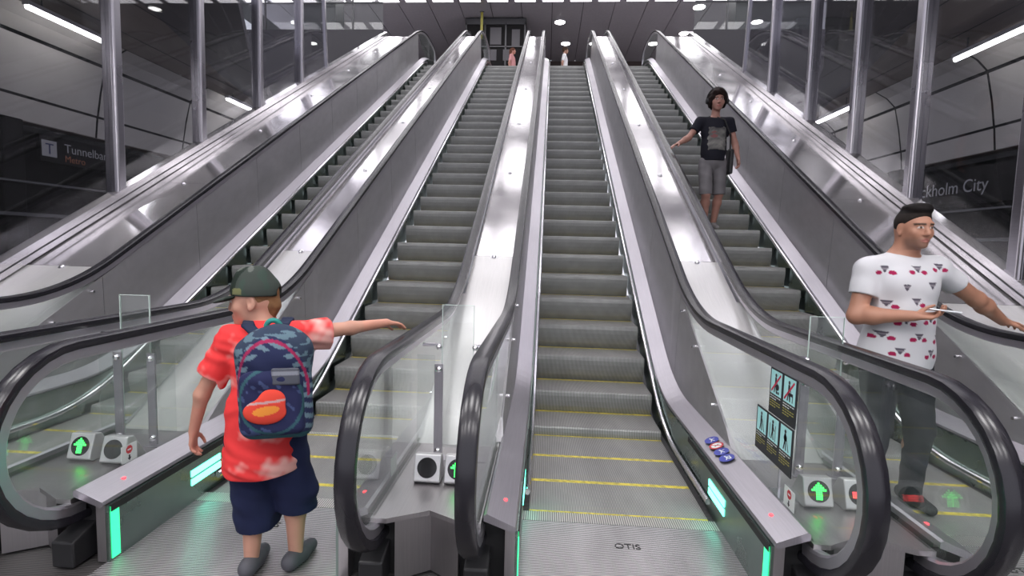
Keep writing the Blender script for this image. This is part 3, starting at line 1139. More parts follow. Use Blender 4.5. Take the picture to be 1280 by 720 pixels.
class Field:
    """signed distance field on a grid, joined with smooth unions"""
    def __init__(s, lo, hi, vox):
        s.lo, s.vox = np.array(lo, float), vox
        s.n = np.ceil((np.array(hi) - s.lo) / vox).astype(int) + 1
        s.d = np.full(s.n, .2, np.float32)
        s.ax = [(s.lo[i] + np.arange(s.n[i]) * vox).astype(np.float32) for i in range(3)]

    def block(s, lo, hi, pad):
        sl = []
        for i in range(3):
            a = int(np.floor((lo[i] - pad - s.lo[i]) / s.vox))
            b = int(np.ceil((hi[i] + pad - s.lo[i]) / s.vox)) + 1
            a, b = max(0, a), min(s.n[i], b)
            if b <= a:
                return None, None
            sl.append(slice(a, b))
        g = (s.ax[0][sl[0]][:, None, None], s.ax[1][sl[1]][None, :, None], s.ax[2][sl[2]][None, None, :])
        return tuple(sl), g

    def join(s, sl, d, k, op='add'):
        a = s.d[sl]
        if op == 'add':
            h = np.clip(k - np.abs(a - d), 0, None) / k
            s.d[sl] = np.minimum(a, d) - h * h * k * .25
        else:
            d = -d
            h = np.clip(k - np.abs(a - d), 0, None) / k
            s.d[sl] = np.maximum(a, d) + h * h * k * .25
        return s

    def cone(s, a, b, ra, rb=None, k=.02, op='add'):
        a, b = np.asarray(a, float), np.asarray(b, float)
        rb = ra if rb is None else rb
        r = max(ra, rb)
        sl, g = s.block(np.minimum(a, b) - r, np.maximum(a, b) + r, k + .02)
        if sl is None:
            return s
        ba = b - a
        l2 = float(ba @ ba) + 1e-9
        p = [g[i] - np.float32(a[i]) for i in range(3)]
        t = np.clip((p[0] * ba[0] + p[1] * ba[1] + p[2] * ba[2]) / l2, 0, 1)
        d = np.sqrt((p[0] - t * ba[0]) ** 2 + (p[1] - t * ba[1]) ** 2 + (p[2] - t * ba[2]) ** 2) - (ra + (rb - ra) * t)
        return s.join(sl, d.astype(np.float32), k, op)

    def chain(s, pts, rs, k=.02):
        for i in range(len(pts) - 1):
            s.cone(pts[i], pts[i + 1], rs[i], rs[i + 1], k)
        return s

    def ell(s, c, r, M=None, k=.02, op='add'):
        """M rows: the three axes of the ellipsoid"""
        c, r = np.asarray(c, float), np.asarray(r, float)
        M = np.eye(3) if M is None else np.asarray(M, float)
        ext = np.sqrt(((M * r[:, None]) ** 2).sum(0))
        sl, g = s.block(c - ext, c + ext, k + .02)
        if sl is None:
            return s
        p = [g[i] - np.float32(c[i]) for i in range(3)]
        q = [(p[0] * M[i, 0] + p[1] * M[i, 1] + p[2] * M[i, 2]) for i in range(3)]
        k0 = np.sqrt(sum((q[i] / r[i]) ** 2 for i in range(3)))
        k1 = np.sqrt(sum((q[i] / r[i] ** 2) ** 2 for i in range(3))) + 1e-6
        d = np.where(k0 < .15, -r.min() * (1 - k0), k0 * (k0 - 1) / k1)
        return s.join(sl, d.astype(np.float32), k, op)

    def rbox(s, c, h, M=None, rad=.02, k=.02, op='add'):
        c, h = np.asarray(c, float), np.asarray(h, float)
        M = np.eye(3) if M is None else np.asarray(M, float)
        ext = np.sqrt(((M * h[:, None]) ** 2).sum(0)) * 1.3
        sl, g = s.block(c - ext, c + ext, k + .03)
        if sl is None:
            return s
        p = [g[i] - np.float32(c[i]) for i in range(3)]
        q = [np.abs(p[0] * M[i, 0] + p[1] * M[i, 1] + p[2] * M[i, 2]) - (h[i] - rad) for i in range(3)]
        d = np.sqrt(sum(np.maximum(x, 0) ** 2 for x in q)) + np.minimum(np.maximum(np.maximum(q[0], q[1]), q[2]), 0) - rad
        return s.join(sl, d.astype(np.float32), k, op)

    def cut(s, p, n, k=.006):
        """keep what lies behind the plane through p with normal n"""
        n = unit(n)
        d = (s.ax[0][:, None, None] - p[0]) * n[0] + (s.ax[1][None, :, None] - p[1]) * n[1] + (s.ax[2][None, None, :] - p[2]) * n[2]
        return s.join(tuple(slice(None) for _ in range(3)), -d.astype(np.float32), k, 'sub')

    def sleeve_end(s, e, d, xlim, sign, zmin):
        """end a sleeve at the plane through e across the arm, only on that side of the trunk and above zmin"""
        d = unit(d)
        f = ((s.ax[0][:, None, None] - e[0]) * d[0] + (s.ax[1][None, :, None] - e[1]) * d[1] + (s.ax[2][None, None, :] - e[2]) * d[2]).astype(np.float32)
        on = ((s.ax[0] - xlim) * sign > 0)[:, None, None] & (s.ax[2] > zmin)[None, None, :]
        s.d = np.where(on & (f > -.03), np.maximum(s.d, f), s.d)
        return s

    def ripple(s, amp, fn):
        s.d += (amp * fn(s.ax[0][:, None, None], s.ax[1][None, :, None], s.ax[2][None, None, :])).astype(np.float32)
        return s

    def smooth(s, n=1):
        for _ in range(n):
            for ax in range(3):
                a = s.d
                b = a.copy()
                sl0 = [slice(None)] * 3
                sl1 = [slice(None)] * 3
                slm = [slice(None)] * 3
                sl0[ax], sl1[ax], slm[ax] = slice(0, -2), slice(2, None), slice(1, -1)
                b[tuple(slm)] = .25 * a[tuple(sl0)] + .5 * a[tuple(slm)] + .25 * a[tuple(sl1)]
                s.d = b
        return s

    def build(s, name, material, color, parent=None, keep_largest=True):
        d = s.d.copy()
        d[0], d[-1] = .1, .1
        d[:, 0], d[:, -1] = .1, .1
        d[:, :, 0], d[:, :, -1] = .1, .1
        g = openvdb.FloatGrid(3.0)
        g.copyFromArray(np.clip(d / s.vox, -3, 3).astype(np.float32))
        pts, quads = g.convertToQuads(0.0)
        pts = pts.astype(float) * s.vox + s.lo
        me = bpy.data.meshes.new(name)
        me.from_pydata(pts.tolist(), [], quads.tolist())
        if keep_largest:
            bm = bmesh.new()
            bm.from_mesh(me)
            seen, groups = set(), []
            bm.verts.ensure_lookup_table()
            for v0 in bm.verts:
                if v0.index in seen:
                    continue
                st, grp = [v0], []
                seen.add(v0.index)
                while st:
                    v = st.pop()
                    grp.append(v)
                    for e in v.link_edges:
                        w = e.other_vert(v)
                        if w.index not in seen:
                            seen.add(w.index)
                            st.append(w)
                groups.append(grp)
            groups.sort(key=len)
            for grp in groups[:-1]:
                bmesh.ops.delete(bm, geom=grp, context='VERTS')
            bm.to_mesh(me)
            bm.free()
        me.materials.append(MATS[material])
        me.polygons.foreach_set('use_smooth', [True] * len(me.polygons))
        n = len(me.vertices)
        co_ = np.empty(n * 3)
        me.vertices.foreach_get('co', co_)
        co_ = co_.reshape(-1, 3)
        c = color(co_) if callable(color) else np.tile(np.array(color, float), (n, 1))
        a = me.color_attributes.new('Col', 'FLOAT_COLOR', 'POINT')
        a.data.foreach_set('color', np.concatenate([c, np.ones((n, 1))], 1).astype(np.float32).ravel())
        me.update()
        o = link(name, me, parent)
        if parent:
            o.location = -parent.location
        return o


def vnoise(p, scale, seed=0):
    """cheap smooth 3-d noise from summed sines"""
    rs = np.random.RandomState(seed)
    out = np.zeros(len(p))
    for i in range(7):
        k = rs.normal(size=3) * scale * (.6 + .25 * i)
        out += np.sin(p @ k + rs.uniform(0, 6.28)) / (1 + .3 * i)
    return out / 3


def frame(fwd, up=(0, 0, 1)):
    f = unit(fwd)
    r = unit(np.cross(f, up))
    u = np.cross(r, f)
    return np.array([r, f, u])      # rows: right, forward, up


class Head:
    def __init__(s, c, fwd, sc=1., up=(0, 0, 1)):
        s.c, s.M, s.s = np.asarray(c, float), frame(fwd, up), sc

    def w(s, x, y, z):
        return s.c + s.s * (np.array([x, y, z]) @ s.M)

    def local(s, p):
        return (p - s.c) @ s.M.T / s.s

    def sculpt(s, F, child=False):
        k = s.s

        def e(c, r, kk=.02, op='add'):
            F.ell(s.w(*c), np.array(r) * k, s.M, kk * k, op)
        e((0, -.012, .03), (.074, .096, .088), .02)
        e((0, .022, -.015), (.064, .068, .080), .03)
        e((0, .030, -.068), (.054 if not child else .05, .058, .042), .03)
        e((0, .072, -.098), (.024, .020, .018), .025)
        e((0, .080, .026), (.050, .014, .013), .02)
        for x in (-1, 1):
            e((x * .043, .058, -.028), (.022, .024, .026), .02)
            e((x * .032, .100, .004), (.018, .014, .010), .012, 'sub')
            e((x * .031, .079, .003), (.0135, .0125, .0115), .004)
            # ears
            e((x * .076, -.012, -.008), (.009, .019, .033), .01)
            e((x * .083, -.004, -.004), (.005, .010, .017), .006, 'sub')
            e((x * .078, -.004, -.034), (.007, .010, .011), .008)
        F.cone(s.w(0, .088, .012), s.w(0, .108 if not child else .102, -.032), .0095 * k, .0125 * k, .012 * k)
        for x in (-1, 1):
            e((x * .012, .096, -.036), (.009, .010, .008), .008)
        e((0, .090, -.064), (.023, .010, .0058), .007)
        e((0, .089, -.075), (.020, .010, .0066), .007)
        e((0, .100, -.0695), (.024, .008, .0018), .004, 'sub')

    def paint(s, p, base, lips=(.42, .13, .11), brow=(.03, .02, .015), iris=(.06, .035, .02), stubble=None, blush=0.):
        q = s.local(p)
        c = np.tile(np.array(base, float), (len(p), 1))
        c *= (1 + .06 * vnoise(p, 40, 3))[:, None]
        inhead = (np.abs(q[:, 0]) < .1) & (np.abs(q[:, 1]) < .13) & (q[:, 2] > -.125) & (q[:, 2] < .13)

        def mix(m, col, a=1.):
            m = np.clip(m, 0, 1)[:, None] * inhead[:, None] * a
            return c * (1 - m) + np.array(col) * m
        if stubble is not None:
            m = np.clip((-.048 - q[:, 2]) / .02, 0, 1) * np.clip((q[:, 1] + .005) / .03, 0, 1)
            c = mix(m, stubble, .55)
        fr = q[:, 1] > .06
        lip = ((q[:, 0] / .025) ** 2 + ((q[:, 2] + .0695) / .0115) ** 2 < 1) & (q[:, 1] > .082)
        c = mix(lip.astype(float), lips, .8)
        for x in (-1, 1):
            ey = ((q[:, 0] - x * .031) / .0145) ** 2 + ((q[:, 2] - .003) / .0062) ** 2
            c = mix(((ey < 1) & fr).astype(float), (.55, .52, .5))
            c = mix(((((q[:, 0] - x * .031) / .0062) ** 2 + ((q[:, 2] - .003) / .0062) ** 2 < 1) & fr).astype(float), iris)
            bz = .0235 - .12 * (np.abs(q[:, 0]) - .032) ** 2 / .032
            br = (np.abs(q[:, 2] - bz) < .0052) & (np.abs(q[:, 0] - x * .034) < .022) & fr
            c = mix(br.astype(float), brow, .9)
        return c

    def scalp(s, F, grow=.012, k=.02):
        F.ell(s.w(0, -.014, .032), (np.array([.074, .096, .088]) + grow) * s.s, s.M, k)


def make_hand(F, wrist, d, back, thumb, sc=1., curl=(.3, .5, .4), spread=.12, rmin=.0):
    """d: towards the fingers, back: normal of the back of the hand, thumb: side the thumb is on"""
    d = unit(d)
    back = unit(np.asarray(back) - (np.asarray(back) @ d) * d)
    t = np.cross(d, back)
    if t @ np.asarray(thumb) < 0:
        t = -t
    W = np.asarray(wrist, float)
    R = lambda r: max(r * sc, rmin)
    kn = []
    for i, off in enumerate((.031, .0105, -.0105, -.029)):
        a = W + sc * (.012 * d + off * .55 * t)
        b = W + sc * ((.086, .090, .084, .074)[i] * d + off * t)
        F.cone(a, b, R(.0135), R(.0115), .016 * sc)
        kn.append(b)
    for i, L in enumerate((.070, .079, .073, .057)):
        p = kn[i]
        dirv = unit(d + spread * (1.5 - i) * .5 * t)
        ang = 0
        for j, (fr, r0, r1) in enumerate(((.46, .0095, .0088), (.31, .0088, .0078), (.23, .0078, .0066))):
            ang += curl[j]
            dd = math.cos(ang) * dirv - math.sin(ang) * back
            q = p + sc * L * fr * dd
            F.cone(p, q, R(r0), R(r1), .004 * sc)
            p = q
    # thumb leaves the side of the palm near its base
    p0 = W + sc * (.022 * d + .022 * t - .004 * back)
    p1 = p0 + sc * .040 * unit(.62 * d + .75 * t - .30 * back)
    p2 = p1 + sc * .032 * unit(.85 * d + .35 * t - .40 * back)
    p3 = p2 + sc * .025 * unit(.95 * d + .05 * t - .45 * back)
    F.cone(p0, p1, R(.0145), R(.0115), .012 * sc)
    F.cone(p1, p2, R(.0112), R(.0098), .004 * sc)
    F.cone(p2, p3, R(.0098), R(.0078), .004 * sc)


def foot_shoe(F, ankle, fwd, L, h, w, k=.015):
    """a shoe with heel, instep and rounded toe"""
    f = unit((fwd[0], fwd[1], 0))
    a = np.array([ankle[0], ankle[1], 0.])
    z0 = ankle[2] - h
    z = lambda t: np.array([0, 0, z0 + t])
    F.cone(a - f * L * .20 + z(w * .95), a + f * L * .20 + z(w * .85), w * .92, w * .88, k)
    F.cone(a + f * L * .20 + z(w * .85), a + f * L * .58 + z(w * .72), w * .92, w * .70, k)
    F.cone(a - f * L * .10 + z(h * .55), a + f * L * .16 + z(h * .40), w * .82, w * .8, k)
    F.cut(z(0.002) + a, (0, 0, -1), .004)


# ---- the boy in the red shirt
def the_boy():
    root = thing('person', 'boy seen from behind in camouflage cap, red tie-dye shirt and navy shorts', 'person', (-1.16, -.60, .004))
    skin = np.array([.52, .27, .195])
    fz = .004
    lo, hi = (-1.66, -1.02, -.01), (-.52, .10, 1.42)
    vx = .0052
    tf = unit((-.30, .954, 0))                 # the way the chest faces
    tr = np.array([tf[1], -tf[0], 0])          # his right
    up = V(0, 0, 1)
    c = V(-1.165, -.60, 0)
    at = lambda r, f, z: c + r * tr + f * tf + z * up
    TM = np.array([tr, tf, up])
    hd = Head((-1.226, -.585, 1.226), (-.97, -.22, -.08), .95, (.05, .02, 1))
    shR, shL = at(.125, .0, 1.075), at(-.135, .0, 1.060)
    elR, wrR = V(-.862, -.385, 1.083), V(-.742, -.225, 1.088)
    elL, wrL = V(-1.425, -.655, .812), V(-1.478, -.640, .640)
    hipR, hipL = at(.075, 0, .60), at(-.075, 0, .60)
    knR, anR = V(-1.062, -.535, .335), V(-1.050, -.575, .075)
    knL, anL = V(-1.225, -.595, .325), V(-1.222, -.640, .070)
    B = Field(lo, hi, vx)
    # trunk
    B.ell(at(0, 0, .96), (.125, .085, .14), TM, .04).ell(at(0, .01, .76), (.115, .085, .14), TM, .05).ell(at(0, -.01, .62), (.125, .095, .10), TM, .05)
    B.cone(shR, shL, .042, .042, .04)
    B.cone(at(0, -.005, 1.08), hd.w(0, -.022, -.075), .047, .043, .03)
    hd.sculpt(B, True)
    B.cone(hd.w(0, -.05, -.02), hd.w(0, -.03, -.10), .05, .042, .03)
    B.chain([shR, elR, wrR], [.040, .031, .021], .02)
    B.chain([shL, elL, wrL], [.040, .031, .021], .02)
    for h_, k_, a_ in ((hipR, knR, anR), (hipL, knL, anL)):
        B.cone(h_, k_, .070, .047, .03)
        calf = k_ * .68 + a_ * .32 + V(0, -.010, 0)
        B.chain([k_, calf, a_], [.045, .046, .031], .02)
        ff = unit((-.12, 1, 0))
        B.cone(a_ + V(0, -.01, -.03), a_ + ff * .09 + V(0, 0, -.045), .030, .022, .02)
    # right hand lies on the handrail, left hand hangs
    make_hand(B, wrR, (.62, .76, -.16), (-.10, .1, 1), (-.7, .6, 0), .74, (.18, .32, .25), .16, .0068)
    make_hand(B, wrL, (-.12, .06, -1), (-.95, -.15, 0), (.1, .9, 0), .74, (.25, .45, .4), .05, .0068)

    def paint(p):
        col = hd.paint(p, skin, brow=(.16, .10, .06))
        hand = (np.linalg.norm(p - wrL, axis=1) < .13) | (np.linalg.norm(p - wrR, axis=1) < .15)
        col[hand] *= np.array([1.06, .95, .95])
        return col
    B.build('body', 'skin', paint, root)
    # T-shirt
    S = Field(lo, hi, vx)
    S.ell(at(0, 0, .96), (.143, .112, .15), TM, .04).ell(at(0, -.005, .76), (.150, .112, .20), TM, .06)
    S.cone(at(0, 0, .74), at(0, -.01, .52), .132, .150, .06)
    S.cone(at(-.03, 0, .72), at(-.035, 0, .52), .120, .145, .05)
    S.cone(shR, shL, .056, .056, .04)
    S.cone(at(0, -.01, 1.05), hd.w(0, -.03, -.105), .068, .056, .03)
    eR = shR * .42 + elR * .58
    eL = shL * .36 + elL * .64
    S.cone(shR, eR + unit(eR - shR) * .03, .058, .064, .03)
    S.cone(shL, eL + unit(eL - shL) * .03, .058, .068, .03)
    S.cone(shR + V(0, 0, -.02), eR + V(0, 0, -.045), .045, .04, .03)
    S.ripple(.0032, lambda x, y, z: np.sin(38 * x + 21 * z + 9 * np.sin(12 * z)) * np.sin(23 * z + 17 * y))
    S.cut(V(0, 0, .535), (.05, 0, -1))
    S.sleeve_end(eR, elR - shR, -1.04, 1, .86).sleeve_end(eL, elL - shL, -1.335, -1, .80)
    nk = hd.w(0, -.03, -.092)
    S.cut(nk + V(0, 0, .012), (.10, -.10, 1), .006)

    def dye(p):
        n = vnoise(p, 26, 5) + .5 * vnoise(p, 60, 6)
        sleeve = np.clip((p[:, 0] + 1.03) / .05, 0, 1)
        lowr = np.clip((.64 - p[:, 2]) / .10, 0, 1) * np.clip((p[:, 0] + 1.12) / .1, 0, 1)
        lsl = np.clip((-1.32 - p[:, 0]) / .04, 0, 1) * np.clip((1.02 - p[:, 2]) / .08, 0, 1)
        m = np.clip(.5 + 1.0 * n - .85 + 1.0 * np.maximum(np.maximum(sleeve, lowr), .55 * lsl), 0, 1)[:, None]
        return np.array([.78, .048, .050]) * (1 - m) + np.array([.82, .42, .38]) * m
    S.build('t_shirt', 'cloth', dye, root)
    # shorts
    H = Field((-1.45, -.85, .15), (-.88, -.35, .68), vx)
    H.ell(at(0, -.01, .60), (.148, .118, .12), TM, .04)
    for h_, k_, zc, wv in ((hipR, knR, .265, .083), (hipL, knL, .200, .088)):
        e_ = k_ + (k_ - h_) * ((k_[2] - zc) / (h_[2] - k_[2])) + V(0, -.01, -.03)
        H.cone(h_ + V(0, -.005, 0), e_, .094, wv, .03)
    H.cone(hipR + V(.03, 0, -.10), knR + V(.035, -.01, .02), .05, .06, .04)
    H.ripple(.0035, lambda x, y, z: np.sin(30 * x + 14 * z) * np.sin(34 * z + 8 * x) + .5 * np.sin(70 * z + 20 * x))
    bR, bL = .262, .196
    lim = np.where(H.ax[0] > -1.137, bR, bL).astype(np.float32)[:, None, None]
    H.d = np.maximum(H.d, lim - H.ax[2][None, None, :])
    H.build('shorts', 'cloth', lambda p: np.array([.014, .019, .058]) * (1 + .12 * vnoise(p, 30, 2))[:, None], root)
    # hair and cap
    A = Field(hd.c - .2, hd.c + .2, .0045)
    hd.scalp(A, .004)
    A.cone(hd.w(0, -.07, -.03), hd.w(0, -.055, -.07), .046, .036, .02)
    A.cut(hd.w(0, .005, -.02), (.0 * hd.M[0] + .80 * hd.M[1] + .0 * hd.M[2]), .01)
    for x in (-1, 1):
        A.ell(hd.w(x * .08, .0, -.012), np.array([.02, .026, .042]) * hd.s, hd.M, .01, 'sub')
    A.build('hair', 'hair', lambda p: np.array([.22, .115, .055]) * (1 + .25 * vnoise(p, 130, 4))[:, None], root)
    K = Field(hd.c - .24, hd.c + .24, .0045)
    hd.scalp(K, .017)
    K.cone(hd.w(0, .02, .105), hd.w(0, -.03, .108), .05 * hd.s, .05 * hd.s, .03)
    cn = -1.0 * hd.M[2] + .08 * hd.M[1]
    K.cut(hd.w(0, 0, .022), cn, .006)
    # opening with strap at the back
    K.ell(hd.w(0, -.112, .028), np.array([.034, .03, .026]) * hd.s, hd.M, .006, 'sub')
    # brim
    Q = Field(hd.c - .24, hd.c + .24, .0045)
    Q.ell(hd.w(0, .085, .020), np.array([.074, .092, .012]) * hd.s, np.array([hd.M[0], unit(hd.M[1] - .22 * hd.M[2]), unit(hd.M[2] + .22 * hd.M[1])]), .01)
    Q.cut(hd.w(0, .06, .02), -hd.M[1], .006)
    Q.ell(hd.w(0, -.0, .0), np.array([.070, .088, .088]) * hd.s, hd.M, .006, 'sub')

    def camo(p):
        a, b_ = vnoise(p, 34, 11), vnoise(p, 30, 12)
        c_ = np.tile(np.array([.040, .050, .044]), (len(p), 1))
        c_[a > .25] = (.012, .020, .015)
        c_[b_ > .45] = (.105, .115, .105)
        c_[(a < -.45)] = (.035, .055, .045)
        l = hd.local(p)
        pt = (np.abs(l[:, 1] - .045) < .022) & (l[:, 2] < .062) & (l[:, 2] > .034)
        c_[pt] = (.15, .155, .07)
        return c_
    K.build('cap', 'cloth', camo, root)
    Q.build('cap_brim', 'cloth', camo, root)
    # clogs
    for an, f_ in ((anL, (-.10, 1)), (anR, (.14, 1))):
        G = Field((an[0] - .13, an[1] - .16, -.004), (an[0] + .13, an[1] + .22, .16), .0045)
        foot_shoe(G, (an[0], an[1], .088 + fz), f_, .205, .088, .043)
        G.build('shoe', 'shoe', lambda p: np.where((p[:, 2] < .022)[:, None], np.array([.05, .05, .058]), np.array([.075, .075, .09])), root)
    # backpack: rests on him, a thing of its own
    by = np.array([.0, .0, 1.]) + .10 * tf
    by = unit(by)
    br_ = unit(tr + .05 * up)
    bf = np.cross(by, br_)
    BM = np.array([br_, bf, by])
    bc = at(.072, -.175, .905)
    pk = thing('backpack', 'small navy backpack with a red patch and grey pocket worn by the boy', 'backpack', tuple(bc))
    W = lambda r, f, u: bc + r * br_ + f * bf + u * by
    F = Field(bc - .33, bc + .33, .005)
    F.rbox(W(0, 0, -.03), (.141, .065, .195), BM, .055, .02)
    F.cone(W(-.055, 0, .135), W(.055, 0, .135), .083, .083, .05)
    F.cone(W(0, 0, .10), W(0, 0, .155), .09, .082, .05)
    F.ripple(.002, lambda x, y, z: np.sin(44 * x + 30 * z) * np.sin(37 * z))

    def lp(p):
        return (p - bc) @ BM.T

    def bagcol(p):
        l = lp(p)
        c_ = np.tile(np.array([.020, .026, .075]), (len(p), 1))
        arch = np.sqrt((l[:, 0] / .135) ** 2 + (np.maximum(l[:, 2] + .02, 0) / .205) ** 2)
        back = l[:, 1] < .02
        st = (np.sin(l[:, 2] * 150 + l[:, 0] * 34 + 2 * np.sin(l[:, 0] * 40)) > .1) & (arch > .78)
        c_[st & back] = (.13, .20, .25)
        c_[(np.abs(arch - .97) < .035) & (l[:, 2] > -.05) & back] = (.30, .02, .08)
        c_[(arch > 1.06)] = (.028, .042, .075)
        c_[(arch > 1.06) & (vnoise(p * np.array([1, 1, 3]), 40, 8) > .2)] = (.10, .16, .20)
        c_[(l[:, 2] < -.195)] = (.03, .10, .12)
        return c_
    F.build('bag', 'cloth', bagcol, pk)
    F = Field(bc - .33, bc + .33, .005)
    F.rbox(W(0, -.062, -.075), (.120, .034, .125), BM, .032, .02)
    F.cone(W(-.04, -.058, .03), W(.04, -.058, .03), .045, .045, .03)
    F.ripple(.0018, lambda x, y, z: np.sin(50 * x + 36 * z) * np.sin(41 * z))

    def pocket(p):
        l = lp(p)
        c_ = np.tile(np.array([.017, .020, .066]), (len(p), 1))
        n_ = vnoise(p, 55, 9)
        c_[n_ > .55] = (.05, .07, .16)
        c_[np.abs(np.sqrt((l[:, 0] / .117) ** 2 + ((l[:, 2] + .06) / .13) ** 2) - 1) < .05] = (.03, .09, .11)
        return c_
    F.build('front_pocket', 'cloth', pocket, pk)
    F = Field(bc - .33, bc + .33, .004)
    F.rbox(W(.055, -.097, .035), (.052, .010, .034), BM, .008, .006)
    F.build('grey_pocket', 'cloth', lambda p: np.where((np.abs(lp(p)[:, 2] - .052) < .007)[:, None], np.array([.22, .23, .27]), np.array([.075, .08, .10])), pk)
    # plain padded red patch with an orange middle
    F = Field(bc - .33, bc + .33, .004)
    F.ell(W(-.020, -.098, -.098), (.080, .015, .050), BM, .01)
    F.ell(W(.006, -.098, -.052), (.050, .014, .042), BM, .02)

    def patch(p):
        l = lp(p)
        c_ = np.tile(np.array([.62, .055, .035]), (len(p), 1))
        c_[((l[:, 0] + .018) / .050) ** 2 + ((l[:, 2] + .090 - .15 * l[:, 0]) / .018) ** 2 < 1] = (.72, .26, .04)
        c_[np.abs(l[:, 2] + .058 - .1 * l[:, 0]) < .0045] = (.42, .28, .28)
        return c_
    F.build('red_patch', 'cloth', patch, pk)
    for sd in (1, -1):
        F = Field(bc - V(.4, .3, .3), bc + V(.4, .4, .4), .005)
        x0 = .062 * sd
        pts = [W(x0, .045, .175), at(.068 * sd + .01, -.055, 1.125), at(.078 * sd + .01, .02, 1.140), at(.092 * sd, .095, 1.05), at(.11 * sd, .125, .90), at(.135 * sd, .06, .76), W(.12 * sd, .05, -.17)]
        for i in range(len(pts) - 1):
            a_, b_ = pts[i], pts[i + 1]
            for o_ in (-.016, 0, .016):
                F.cone(a_ + o_ * tr, b_ + o_ * tr, .0095, .0095, .008)
        F.build('shoulder_strap', 'cloth', (.020, .028, .060), pk)
    m = [W(.028 * math.cos(t) - .015, .02 - .01 * math.sin(t), .228 + .030 * math.sin(t)) for t in [math.pi * i / 8 for i in range(9)]]
    F = Field(bc - .33, bc + .33, .0045)
    for a_, b_ in zip(m[:-1], m[1:]):
        F.cone(a_, b_, .0095, .0095, .006)
    F.build('grab_loop', 'cloth', (.04, .25, .22), pk)


